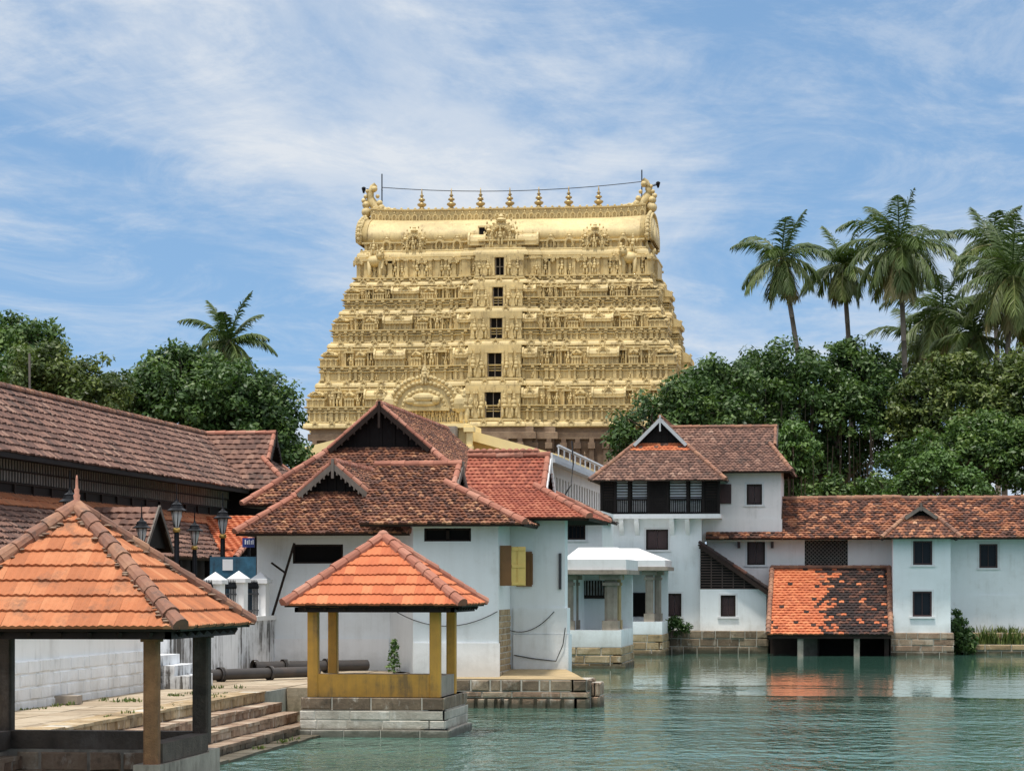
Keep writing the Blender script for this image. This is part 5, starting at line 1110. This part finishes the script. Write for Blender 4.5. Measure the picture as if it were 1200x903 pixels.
# end arches with horns
for sg in (-1, 1):
    b = B(); xe = GC+sg*WB
    for sc_, t0, t1 in ((1.03, 0, .5), (.90, .0, .7), (.68, .0, .85)):
        pts = [(y*sc_, zb+(z-zb)*sc_+.1) for y, z in full]; m_ = len(pts)
        xs_ = (xe+sg*t0-(.3 if sg > 0 else -.3), xe+sg*t1); v = [(x, GMID+y, z) for x in xs_ for y, z in pts]
        b.add(v, [(i, i+1, m_+i+1, m_+i) for i in range(m_-1)]+[tuple(range(m_)), tuple(range(m_, 2*m_))])
    for i in range(47):
        f_ = i*(len(full)-1)/46; q0_, q1_ = full[int(f_)], full[min(len(full)-1, int(f_)+1)]; q = [q0_[k]+(q1_[k]-q0_[k])*(f_-int(f_)) for k in (0, 1)]
        c = (xe+sg*.35, GMID+q[0]*1.04, zb+(q[1]-zb)*1.05+.1); b.ball(c, .20*rng.uniform(.8,1.3), 0, 6, 4); b.ball((c[0]+sg*.32, c[1], c[2]+.05), .13, 0, 5, 4)
        if i % 2: b.ball((c[0]+sg*.1, GMID+q[0]*1.09, zb+(q[1]-zb)*1.10+.1), .17, 0, 5, 4, (1, 1, 1.5))
    zt_ = zr-.6; y_ = GMID-1.0
    hp = [(-sg*2.2, .25), (-sg*1.2, .45), (-sg*.3, 1.0), (sg*.15, 1.7), (sg*.20, 2.3), (-sg*.05, 2.9), (-sg*.35, 3.15)]
    b.tube([(xe+a, y_, zt_+c_) for a, c_ in hp], .62, .24, 9)
    for (dx_, dzz, r) in ((-sg*.25, 2.7, .30), (sg*.55, 1.2, .38), (sg*.75, 1.6, .26), (sg*.5, .5, .5), (sg*.6, 2.0, .2), (-sg*.75, 1.35, .3), (-sg*.9, .9, .36), (-sg*1.6, .7, .28), (sg*.45, 2.5, .17), (-sg*.55, 2.0, .2)): b.ball((xe+dx_, y_-.2, zt_+dzz), r, 0, 7, 6, (1, 1.4, 1))
    b.build('end_arch', ['gold'], barrel_o, True)
    # guardian and animal figures at the foot of the end arch
    b = B()
    for (u, hh, dd) in ((sg*(W6-.6), 2.4, H6+.5), (sg*(W6-1.9), 2.8, H6+.5), (sg*(W6+.1), 3.0, H6-.6)): figure(b, fr, u, dd-.4, zt-1.9, hh)
    u = sg*(W6-1.3); b.ball(fr(u, H6+.5, zt-.35), .62, 0, 8, 6, (1.35, 1.2, .9)); b.ball(fr(u-sg*.55, H6+.95, zt+.15), .42, 0, 8, 6); figure(b, fr, u+sg*.25, H6+.3, zt+.1, 1.6); b.tube([fr(u-sg*.7, H6+1.25, zt+.1), fr(u-sg*.85, H6+1.4, zt-.4), fr(u-sg*.75, H6+1.35, zt-1.1)], .16, .08, 6)
    for i_ in range(5): b.ball(fr(u-sg*.55+.25*math.cos(i_*1.3), H6+1.2, zt+.45+.12*math.sin(i_*1.3)), .13, 0, 5, 4)
    for a in (-.5, .5): b.lathe(*fr(u+a, H6+.8, 0)[:2], [(.22, zt-2.3), (.16, zt-1.5), (.24, zt-.4)], 7)
    b.build('guardian_statue', ['gold'], t, True)
# finials
for px in (491, 526.5, 561.5, 596.5, 631, 666.5, 702):
    x = GC+(px-596.5)*.992*257.5/F; b = B(); z = zr-.1; s = (HC+(685-218.5)*257.5/F-z)/3.1; s = max(s, .1)
    b.lathe(x, GMID, [(q_*.8, z_) for q_, z_ in [(1.0*s,z),(.95*s,z+.3*s),(.55*s,z+.55*s),(.30*s,z+.68*s),(.36*s,z+.76*s),(.74*s,z+1.0*s),(.72*s,z+1.18*s),(.28*s,z+1.36*s),(.24*s,z+1.48*s),(.54*s,z+1.62*s),(.50*s,z+1.78*s),(.2*s,z+1.92*s),(.17*s,z+2.05*s),(.36*s,z+2.17*s),(.15*s,z+2.35*s),(.11*s,z+2.65*s),(.03,z+3.1*s)]], 12)
    b.build('finial', ['copper'], t, True)
# stone base of the tower
W0, H0 = ws[0]-.3, hd[0]-.6; zg = zs[0]-.0; b = B(); a0 = (W0, H0, [(5.5, .6), (3.6, 1.3)], (H0*.4, .6))
sweep(b, a0, [(0, .8), (0, zg)]); sweep(b, a0, [(.35, zg-1.1), (.35, zg-.5), (.1, zg-.45), (.1, zg-.05)]); sweep(b, a0, [(.2, 10.0), (.45, 10.2), (.3, 10.6), (.0, 10.7)])
for s in ('f', 'r'):
    fr_ = frame(s); W_ = W0 if s == 'f' else H0; Dd = H0 if s == 'f' else W0; n = int(W_*2/1.25)
    for j in range(n+1):
        u = -W_+.3+(W_*2-.6)*j/n; e = 0
        if s == 'f': e = 1.3 if abs(u) < 3.6 else .6 if abs(u) < 5.5 else 0
        pil(b, fr_, u, Dd+e, 10.7, zg-1.1, .42, .45)
        if j % 2: lbox(b, fr_, u+.35, u+.95, Dd+e, Dd+e+.5, 13.2, 13.5); dome(b, fr_, u+.62, Dd+e+.15, 13.5, .75, 1.5)
        else: lbox(b, fr_, u+.3, u+1.0, Dd+e, Dd+e+.25, 11.5, 13.8)
        figure(b, fr_, u+.62, Dd+e+.1, 10.9, 2.0)
b.build('stone_base', ['granite'], t)
# rods and cable on the tower
rods = []
for sg, px, py in ((-1, 443, 200), (1, 753, 201)):
    x = GC+(px-596.5)*.992*257.5/F; b = B(); zt_ = HC+(685-py)*257.5/F; b.tube([(x,GMID,zr),(x,GMID,zt_)], .06, n=5); b.box(x-.02,x+.02,GMID-.3,GMID+.3,zt_-1.6,zt_-1.5)
    x2 = GC+(425 if sg < 0 else 770)*.0+sg*(WB-.6); b.tube([(x+sg*.9,GMID,zr+.4),(x+sg*.9,GMID,zr+2.2),(x+sg*1.5,GMID,zr+2.3)], .045, n=4)
    b.build('lightning_rod', ['iron'], t)
    b = B(); b.tube([(GC+sg*(WB-.1),GMID,zr+2.0),(GC+sg*(WB+1.0),GMID,zr+2.2)], .06, n=4); b.lathe(GC+sg*(WB+1.0), GMID, [(.08,zr+1.9),(.22,zr+2.4),(.1,zr+2.5)], 6); b.build('flood_lamp', ['iron'], t)
x0 = GC+(443-596.5)*.992*257.5/F; x1 = GC+(753-596.5)*.992*257.5/F; zc_ = HC+(685-216)*257.5/F
b = B(); b.tube(catenary((x0,GMID,zc_),(x1,GMID,zc_+.1),.6,16), .035, n=4); b.build('roof_cable', ['iron'], t)
# ------------------------------------------------------------------ entrance hall before the tower
YH = 203.0
t = thing('entrance_hall', (GC, YH, 0.9), 'cream entrance hall with low pitched roof and carved arch parapet in front of the tower', 'hall')
xl, xr = X(340, YH), X(657, YH); xa = X(497, YH); zl_, zr_, za_ = Z(340,528,YH), Z(656,533,YH), Z(500,489,YH)
b = B(); b.box(xl+.6, xr-.6, YH+1.5, YH+30, .9, zl_-.6); b.build('wall', ['cream'], t)
b = B()
for (xe_, ze_) in ((xl, zl_), (xr, zr_)):
    b.slab([(xe_,YH,ze_),(xa,YH,za_),(xa,YH+3.5,za_),(xe_,YH+30,ze_)] if xe_ > xa else [(xa,YH,za_),(xe_,YH,ze_),(xe_,YH+30,ze_),(xa,YH+3.5,za_)], (0,0,1), -.75, 0)
b.build('roof', ['cream'], t)
b = B(); b.add([(xl+.5,YH+1.2,zl_-.7),(xr-.5,YH+1.2,zr_-.7),(xa,YH+1.2,za_-.5)], [(0,1,2)]); b.box(X(536,YH),X(657,YH),YH+.6,YH+1.1,Z(600,545,YH),Z(600,536.5,YH)); b.build('gable_face', ['cream'], t)
# stone portico block on the axis
YPt = 201.0; p0, p1 = X(440,YPt), X(549,YPt)
b = B(); b.box(X(444,YPt),X(536,YPt),YPt+1.2,YPt+7,8,Z(500,497,YPt)); b.box(X(436,YPt),p1,YPt+.2,YPt+7,Z(500,501,YPt),Z(500,496,YPt)); b.box(X(536,YPt),p1,YPt+.6,YPt+7,8,Z(500,501,YPt)); b.build('portico', ['cream'], t)
b = B(); zc0, zc1 = Z(500,513,YPt), Z(500,504,YPt); b.box(X(500,YPt),X(535,YPt),YPt-.7,YPt+1.2,zc0,zc1); b.box(X(502,YPt),X(534,YPt),YPt-.9,YPt+1.2,zc0+.2,zc1-.12); b.box(X(527,YPt),X(536,YPt),YPt-1.0,YPt+.4,zc0-.1,zc1+.25); o = b.build('stone_canopy', ['stone_grey'], t)
b = B(); x = X(530.5,YPt); b.post(x,YPt-.3,.55,8,zc0,.1); b.post(x,YPt-.3,.95,zc0-.55,zc0-.1,.1); b.post(x,YPt-.3,.75,zc0-1.3,zc0-1.0,.1); b.post(X(503,YPt),YPt-.3,.5,8,zc0,.1); b.build('stone_pillar', ['stone_grey'], t)
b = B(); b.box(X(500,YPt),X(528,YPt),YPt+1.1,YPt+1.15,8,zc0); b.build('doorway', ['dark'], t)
b = B(); x = X(549.5,YPt); z1 = Z(549,497,YPt); b.post(x,YPt+.3,.45,8,z1-.5,.05); b.post(x,YPt+.3,.8,z1-.55,z1-.2,.05); b.post(x,YPt+.3,.6,z1-.2,z1,.05); b.post(x,YPt+.3,.6,z1-1.8,z1-1.6,.05); b.build('pilaster', ['cream'], t)
# carved arch
def frl(u, d, z): return (X(494,YPt)+u, YPt+1.6-d, z)
b = B(); sc2 = YPt/F*1.012; wA = 84*sc2; zA0 = Z(494,497,YPt); hA = 62*sc2
lbox(b, frl, -wA*.56, wA*.56, -1, .3, zA0, zA0+.25)
for j in range(9): figure(b, frl, -wA*.46+wA*.92*j/8, .05, zA0+.22, 17*sc2*rng.uniform(.85,1.02))
for j in range(10): pil(b, frl, -wA*.5+wA*j/9, -.05, zA0+.2, zA0+17*sc2, .2, .12)
lbox(b, frl, -wA*.5, wA*.5, -1, -.05, zA0, zA0+17*sc2)
zq = zA0+17*sc2
vs = []; n = 20
lbox(b, frl, -wA*.36, wA*.36, -.5, .55, zq, zq+.22)
for s_, o_ in ((1, .05), (.9, .3), (.78, .15), (.66, .4), (.5, .25), (.34, .5)):
    vs = [frl(-wA*.5*s_*math.cos(math.pi*i/n), d_, zq+.15+hA*.60*s_*math.sin(math.pi*i/n)) for d_ in (-.5, o_) for i in range(n+1)]; kk = n+1
    b.add(vs, [(i,i+1,kk+i+1,kk+i) for i in range(n)]+[tuple(range(kk,2*kk))])
for s_, k_ in ((1.0, 25), (.84, 21), (.60, 15)):
    for i in range(k_+1): a = math.pi*i/k_; b.ball(frl(-wA*.5*s_*math.cos(a), .35, zq+.15+hA*.60*s_*math.sin(a)), .17*rng.uniform(.7,1.3), 0, 5, 4)
b.ball(frl(0, .55, zq+1.0), .5, 0, 8, 6, (1.9, .6, .7)); b.ball(frl(.9, .5, zq+.8), .35, 0, 8, 6); b.ball(frl(-.9, .5, zq+.75), .4, 0, 8, 6, (1.4, .6, .7)); b.ball(frl(0, .55, zq+.55), .3, 0, 8, 6, (3.5, .6, .7))
for sg in (-1, 1): b.ball(frl(sg*wA*.5, .3, zq+.5), .55, 0, 8, 6, (1, .8, 1.3)); figure(b, frl, sg*wA*.56, .1, zA0+.2, 2.2)
knob(b, frl(0, .2, zq+hA*.60), 1.1); figure(b, frl, 0, .4, zq+hA*.50, 1.3)
b.build('carved_arch', ['gold'], t)
# ------------------------------------------------------------------ white slotted corridor building
t = thing('white_corridor', (X(640,138), 138, .9), 'long white corridor building with a row of dark slots beside the tower', 'building')
xc = X(640,138)+.0; ya, yb = 138, 172
zt = 9.8; zs0, zs1 = 6.3, 8.75
holes = []
y = 3.2
while y < yb-ya-1: holes.append((y, y+.75, zs0, zs1)); y += 1.5
b = B(); b.wall((xc,ya),(xc,yb), .9, zt-.5, .5, holes, 0, 0, .3); b.wall((xc-8,ya),(xc,ya), .9, zt-.5, .4); b.build('wall', ['wall_white'], t)
b = B(); b.box(xc-.6,xc-.4,ya+.5,yb,.9,zt-1); b.build('slot_back', ['wood_black'], t)
b = B(); b.box(xc-8,xc+.5,ya-.4,yb,zt-.5,zt-.3); b.box(xc-8,xc+.25,ya-.2,yb,zt-.3,zt); b.tube([(xc+.6,ya,zt+.35),(xc+.6,yb,zt+.35)], .07, n=6); b.tube([(xc+.1,ya+5,zt+.65),(xc+.1,yb,zt+.65)], .05, n=6)
for i in range(12): b.tube([(xc+.1,ya+5+i*2.9,zt-.02),(xc+.1,ya+5+i*2.9,zt+.65)], .04, n=5)
b.build('cornice', ['metal_sheet'], t)
b = B(); x = xc-.25; b.box(xc+.003, xc+.06, ya+.6, ya+2.4, 7.5, 9.1); b.build('door', ['wood_maroon'], t)
b = B(); b.box(xc+.07, xc+.075, ya+1.2, ya+1.8, 8.5, 8.7); b.build('door_sign', ['sign_white'], t)
sag('cable', [(xc+.7,ya+6,zt+.9),(xc+.75,ya+6.2,zt-.3),(xc+.7,ya+5.6,zt-1.4),(xc+.1,ya+4.6,zt-2.6),(xc+.05,ya+4.2,zt-4.4)], .04, 'thick black cable hanging down the end of the white slotted corridor')
# ------------------------------------------------------------------ trees
def leaf_cloud(lobes, size, dens, clump=.85, inner=.25, droop=0):
    """many small leaves gathered in clumps over the lobes; returns vertices, faces and a tone per leaf"""
    Vv, Rr = [], []
    for (cx, cy, cz, r) in lobes:
        n = max(6, int(7.5*(r/clump)**2*dens))
        for i in range(n):
            d = NR.normal(size=3); d /= np.linalg.norm(d)
            if d[2] < -.35 and NR.rand() < .6: d[2] *= -1
            rr = r*(NR.uniform(.74, 1.24) if NR.rand() > inner else NR.uniform(.35, .8))
            c = np.array((cx, cy, cz))+d*rr*np.array((1, .85, .82)); rc = clump*NR.uniform(.55, 1.15); tone = NR.normal(.45, .20)
            m = int(40*dens*(rc/.85)**2*(.30/size)**1.55)+8
            p = NR.normal(size=(m, 3)); p /= np.linalg.norm(p, axis=1)[:, None]; p *= rc*NR.rand(m, 1)**.45; p[:, 2] *= .72
            nrm = p/rc*.8+NR.normal(size=(m, 3))*.45+np.array((0, 0, .55)); nrm /= np.linalg.norm(nrm, axis=1)[:, None]
            a = np.cross(nrm, NR.normal(size=(m, 3))); a /= np.linalg.norm(a, axis=1)[:, None]; b2 = np.cross(nrm, a)
            s = size*NR.uniform(.55, 1.25, (m, 1)); o = c+p; dr = np.array((0, 0, -droop))*s
            q = np.stack([o-a*s, o+b2*s*.5-nrm*s*.12, o+a*s+dr, o-b2*s*.5-nrm*s*.12], 1)
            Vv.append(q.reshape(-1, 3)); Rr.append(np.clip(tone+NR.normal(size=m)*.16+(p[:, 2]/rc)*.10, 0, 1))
    V_ = np.concatenate(Vv); R_ = np.concatenate(Rr); return V_, R_
def leaf_object(name, V_, R_, m, parent):
    me = bpy.data.meshes.new(name); n = len(R_); V_ = V_-np.array(ORG[parent.name])
    me.vertices.add(n*4); me.vertices.foreach_set('co', V_.astype(np.float32).ravel()); me.loops.add(n*4); me.loops.foreach_set('vertex_index', np.arange(n*4, dtype=np.int32))
    me.polygons.add(n); me.polygons.foreach_set('loop_start', np.arange(0, n*4, 4, dtype=np.int32))
    me.materials.append(M[m]); at = me.attributes.new('rnd', 'FLOAT', 'FACE'); at.data.foreach_set('value', R_.astype(np.float32))
    me.update(calc_edges=True); me.validate(); o = bpy.data.objects.new(name, me); sc.collection.objects.link(o); o.parent = parent; return o
def tree(label, px, Y, zb, lobes, m, size=.26, dens=1.0, trunk_r=.35, clump=.85, group='broadleaf trees behind the houses', roots=0, name='broadleaf_tree', droop=0, lean=0):
    x = X(px, Y); t = thing(name, (x, Y, zb), label, 'tree', group)
    lb = [(X(a, Y+dy), Y+dy, Z(a, c, Y+dy), r) for a, c, dy, r in lobes]
    b = B(); base = Vector((x, Y, zb)); zmin = min(q[2] for q in lb); fork = Vector((x+lean, Y, max(zb+1.0, zmin-.5)))
    b.tube([base-Vector((0,0,.3)), base.lerp(fork,.5)+Vector((.12,0,0)), fork], trunk_r, trunk_r*.75, 9)
    for q in lb:
        e = Vector(q[:3]); mid = fork.lerp(e, .5)+Vector((rng.uniform(-.4,.4), rng.uniform(-.3,.3), rng.uniform(-.2,.5))); b.tube([fork-Vector((0,0,.2)), mid, e], trunk_r*.5, .06, 6)
        for i in range(3):
            d = Vector((rng.gauss(0,1), rng.gauss(0,1), rng.gauss(.3,.7))).normalized()*q[3]*.85; b.tube([mid.lerp(e,.5), e+d*.5, e+d], .09, .02, 5)
    for i in range(roots):
        q = rng.choice(lb); xx = q[0]+rng.uniform(-1,1)*q[3]*.8; z1 = q[2]-rng.uniform(.1,.7)*q[3]; b.tube([(xx,q[1]-q[3]*1.05,z1),(xx+rng.uniform(-.15,.15),q[1]-q[3]*1.0,(z1+zb)/2),(xx+rng.uniform(-.3,.3),q[1]-q[3]*.9,zb+rng.uniform(0,4))], rng.uniform(.012,.038), .01, 5, 1)
    b.build('trunk', ['bark', 'bark_palm'], t, True)
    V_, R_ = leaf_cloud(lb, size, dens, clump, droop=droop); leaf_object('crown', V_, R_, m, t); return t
GL = 'broadleaf trees behind the timber palace'; GR = 'broadleaf trees behind the waterside houses'
tree('dark green bushy tree rising at the left edge behind the timber palace ridge', 20, 112, .9, [(10,425,0,1.80),(38,410,1,1.23),(-25,430,0,1.90),(20,460,-2,1.90),(58,438,0,1.04),(62,405,1,0.57),(5,390,1,0.85),(40,392,0,0.57)], 'leaf_mid', .125, 1.0, .4, .62, GL)
tree('lower yellowish tree between the left edge tree and the rounded dark one', 95, 110, .9, [(60,460,-1,1.7),(95,455,-1,1.5),(118,462,0,1.0),(50,440,-2,1.3),(100,472,-2,1.3)], 'leaf_olive', .12, 1.0, .3, .62, GL)
tree('large rounded dark green tree behind the cross wing of the timber palace', 245, 114, .9, [(180,474,0,1.94),(215,456,0,1.75),(250,476,-1,2.13),(295,476,0,1.84),(318,506,0,1.36),(205,441,1,1.16),(160,484,0,1.16),(270,506,-1,1.94),(215,506,-1,1.84),(300,526,0,1.75),(232,438,1,1.07),(325,546,0,1.16),(322,476,0,0.78)], 'leaf_deep', .13, 1.05, .5, .66, GL)
tree('dark spreading tree beside the tower, just left of the balcony house ridge', 800, 141, .9, [(762,505,-3,1.80),(735,518,-3,1.14),(800,488,-2,1.90),(835,468,0,1.90),(855,448,1,1.42),(780,528,-2,1.61),(840,508,-1,1.90),(815,463,0,1.14)], 'leaf_deep', .145, 1.0, .45, .72, GR)
tree('huge dark banyan with hanging aerial roots in the middle of the right trees', 960, 146, .9, [(880,449,0,2.02),(920,444,0,2.12),(955,464,0,2.21),(1000,449,1,2.21),(985,494,-1,2.30),(930,494,-1,2.21),(880,494,0,2.02),(1030,484,0,2.12),(1010,434,2,1.38),(900,539,0,1.84),(960,544,0,2.02),(1020,529,0,2.02),(860,479,0,1.47),(955,584,2,1.56),(1010,579,2,1.56),(905,584,2,1.56),(985,424,1,1.10)], 'leaf_deep', .145, .9, .8, .75, GR, 60)
tree('sunlit olive green tree at the far right behind the low waterside house', 1140, 143, .9, [(1065,476,0,1.56),(1100,456,0,1.56),(1140,451,0,1.84),(1180,466,0,1.93),(1215,456,0,2.02),(1120,496,-1,1.84),(1080,506,0,1.47),(1170,516,-1,1.84),(1210,516,0,2.02),(1150,481,-1,1.47),(1195,441,1,1.38),(1235,496,0,2.12),(1110,531,1,1.66)], 'leaf_olive', .14, .95, .5, .72, GR)
tree('shadowy green tree behind the waterside house gable, under the olive one', 1155, 139, .9, [(1130,550,0,1.9),(1180,545,0,2.0),(1220,550,0,2.2),(1080,545,1,1.7),(1150,520,1,1.7),(1200,525,1,1.7)], 'leaf_mid', .135, 1.0, .3, .68, GR)
tree('fresh light green bush standing just above the low house ridge', 1100, 134, .9, [(1095,562,0,1.2),(1070,575,0,1.0),(1125,572,0,1.1),(1100,545,0,.8),(1055,585,0,.8),(1145,585,0,.8)], 'leaf_bright', .12, 1.0, .15, .5, GR)
tree('slender pale green creeper covered tree beside the right gable of the balcony house', 930, 132.5, .9, [(930,515,0,.75),(925,535,0,.95),(933,555,0,.85),(940,530,0,.7),(928,575,0,.6),(936,590,0,.5)], 'leaf_bright', .11, 1.1, .15, .4, GR, 10, droop=.8)
tree('small dark tree peeping between banyan and low house roof', 1035, 137, .9, [(1040,575,0,1.0),(1010,580,0,.9),(980,582,0,1.0),(950,585,0,.9)], 'leaf_mid', .13, .9, .2, .55, GR)
# a brick-red roof glimpsed between the trunks
t = thing('far_roof', (X(1000,158), 158, .9), 'small red tiled roof glimpsed between the banyan trunks', 'house')
b = B(); y = 158; b.tiles([(X(930,y),y,4.5),(X(1060,y),y,4.5),(X(1050,y+3),y+3,8.2),(X(940,y+3),y+3,8.2)], course=.3, tw=.3); b.build('roof', ['tile_red', 'wood_dark'], t); b = B(); b.box(X(935,y),X(1055,y),y+.6,y+5,.9,4.6); b.build('wall', ['wall_pink'], t)
# ------------------------------------------------------------------ coconut palms
def palm(label, pxb, pxc, pyc, Y, R_, nf, zb=.9, seed=1, dry=.25, bend=.5, upright=0):
    r_ = random.Random(seed); c = P(pxc, pyc, Y); base = Vector((X(pxb, Y), Y, zb))
    t = thing('coconut_palm', base, label, 'palm tree', 'coconut palms'); b = B(); pts = []
    for i in range(13):
        s = i/12; p = base.lerp(c, s); p.x += (base.x-c.x)*-.0+bend*math.sin(math.pi*s)*(1 if base.x > c.x else -1)*.6; pts.append(p)
    for i in range(12): b.tube([pts[i], pts[i].lerp(pts[i+1],.5), pts[i+1]], .20-.006*i, .185-.006*i, 9)
    b.build('trunk', ['bark_palm'], t, True)
    fb = B(); top = c+Vector((0,0,-.1))
    for f in range(nf):
        s = f/(nf-1); az = f*2.39996+r_.uniform(-.25,.25); el = math.radians(70-upright-125*s**.9+r_.uniform(-12,12)); Lf = R_*r_.uniform(.85,1.12)*(.75+.25*math.sin(math.pi*min(1,s+.25)))
        d = Vector((math.cos(az)*math.cos(el), math.sin(az)*math.cos(el), math.sin(el))); hz = Vector((math.cos(az), math.sin(az), 0)); side = hz.cross(Vector((0,0,1)))
        side = (side+Vector((0,0,r_.uniform(-.3,.3)))).normalized(); n = 26; pos = top.copy(); dirv = d.copy(); sp = [pos.copy()]; tw = r_.uniform(-.3,.3)
        g = (.046+.058*s)*r_.uniform(.7,1.4)
        for i in range(n):
            dirv = (dirv+Vector((0,0,-g*(.35+1.1*i/n)))).normalized(); pos = pos+dirv*(Lf/n); sp.append(pos.copy())
        tone = min(1, max(0, (s-.35)*.9*r_.uniform(.6,1.2)+r_.uniform(.12,.38))); 
        if s > .85 and r_.random() < dry*2: tone = .95
        fb.tube(sp[:n-1:3]+[sp[n-1]], .045, .012, 4, 0, False, min(1, tone+.25))
        for i in range(2, n+1):
            q = i/n; a = sp[i]; tdir = (sp[i]-sp[i-1]).normalized()
            ll = (.98 if R_ > 2.6 else .85)*(math.sin(math.pi*min(1,.16+.80*q))**.7)*r_.uniform(.85,1.1)*R_/3.4
            for sg in (-1, 1):
                for hh in (0, .5):
                    o = a+(sp[i-1]-a)*hh; up = tdir.cross(side*sg); dl = (side*sg*.72+tdir*.66+Vector((0,0,-.20-.38*s))+Vector((r_.gauss(0,.14),r_.gauss(0,.14),r_.gauss(0,.14)))).normalized()
                    wv = dl.cross(Vector((0,0,1)).cross(dl)).normalized() if False else tdir*.5+Vector((0,0,.15)); wv = (wv-dl*wv.dot(dl)).normalized()*.034
                    m_ = o+dl*ll*.55+Vector((0,0,-.04*ll)); e = o+dl*ll+Vector((0,0,-.26*ll*(1+s)))
                    fb.add([o-wv*.6, o+wv*.6, m_+wv, m_-wv, e], [(0,1,2,3),(3,2,4)], 0, min(1, max(0, tone+r_.gauss(0,.06))))
    fb.build('crown', ['leaf_palm'], t)
    nb = B()
    for i in range(9): a = i*2.4; nb.ball(top+Vector((math.cos(a)*.28, math.sin(a)*.28, -.35-.12*(i%3))), .15, 0, 7, 5)
    nb.build('coconuts', ['wood_brown'], t, True)
palm('palm at the left with a loose crown rising behind the rounded dark tree', 275, 268, 398, 117, 2.4, 20, seed=11, upright=-4)
palm('tall leaning palm with open star crown, leftmost of the right hand palms', 955, 916, 300, 150, 3.3, 19, seed=3, bend=.9)
palm('shorter shaggy palm between the leaning palm and the tallest one', 1000, 988, 308, 153, 3.0, 24, seed=5)
palm('tallest palm with a dense drooping crown and straight pale trunk', 1056, 1054, 288, 147, 3.9, 32, seed=8, dry=.3)
palm('palm with bare arching fronds behind the tallest one, half hidden', 1110, 1105, 365, 156, 4.0, 24, seed=13)
palm('palm with big shaggy crown at the right edge', 1182, 1186, 322, 148, 4.1, 29, seed=21)
palm('low palm whose fronds spread under the tallest crown', 1085, 1085, 400, 158, 4.0, 22, seed=31, upright=10)
palm('far palm at the edge showing only upright fronds above the shaggy crown', 1165, 1163, 285, 160, 3.4, 20, seed=41, upright=-6)
palm('palm cut by the right edge of the view behind the shaggy crowned one', 1212, 1212, 345, 152, 3.9, 26, seed=51)
palm('palm with low hanging fronds just above the olive tree near the right edge', 1140, 1142, 392, 150, 3.2, 20, seed=61)
# ------------------------------------------------------------------ plants by the water
def bush(name, label, lobes, Y, m, size, group=None, dens=1.2, clump=.3, zb=.4):
    lb = [(X(a,Y+dy), Y+dy, Z(a,c,Y+dy), r) for a, c, dy, r in lobes]; t = thing(name, (lb[0][0], Y, zb), label, 'plant', group)
    V_, R_ = leaf_cloud(lb, size, dens, clump); leaf_object('leaves', V_, R_, m, t); b = B()
    for q in lb: b.tube([(lb[0][0], Y, zb-.1), (q[0], q[1], q[2])], .03, .012, 5)
    b.build('stem', ['bark'], t)
bush('shrub', 'dark leafy shrub growing against the white wall right of the bay', [(1122,722,0,.28),(1125,736,-.2,.45),(1133,748,-.4,.42),(1121,752,-.3,.45),(1138,757,-.5,.3),(1128,760,-.6,.4)], 124.5, 'leaf_deep', .10, 'plants on the far bank')
bush('shrub', 'small dark plant hanging over the plinth below the balcony house windows', [(786,733,0,.22),(795,735,0,.28),(803,736,0,.18),(791,727,0,.14)], 123.3, 'leaf_deep', .08, 'plants on the far bank', zb=.8)
t = thing('reeds', (X(1170,124.9), 124.9, .42), 'patch of tall grassy weeds on the right bank below the low white house', 'plant', 'plants on the far bank')
b = B()
for (a, c, k, h) in ((1146,1200,380,.62),(1150,1165,110,.95),(1175,1200,120,.8),(1118,1146,160,.45)): blades(b, X(a,124.9), X(c,124.9), 124.6, 125.15, .42, k, h, .35, .022)
b.build('leaves', ['leaf_olive'], t)
b = B(); blades(b, X(1116,125.5), X(1290,125.5), 125.3, 125.95, .93, 500, .35, .5, .02); tag(b.build('bank_grass', ['leaf_olive']), 'thin grass along the foot of the far right wall', 'grass', None, 'stuff')
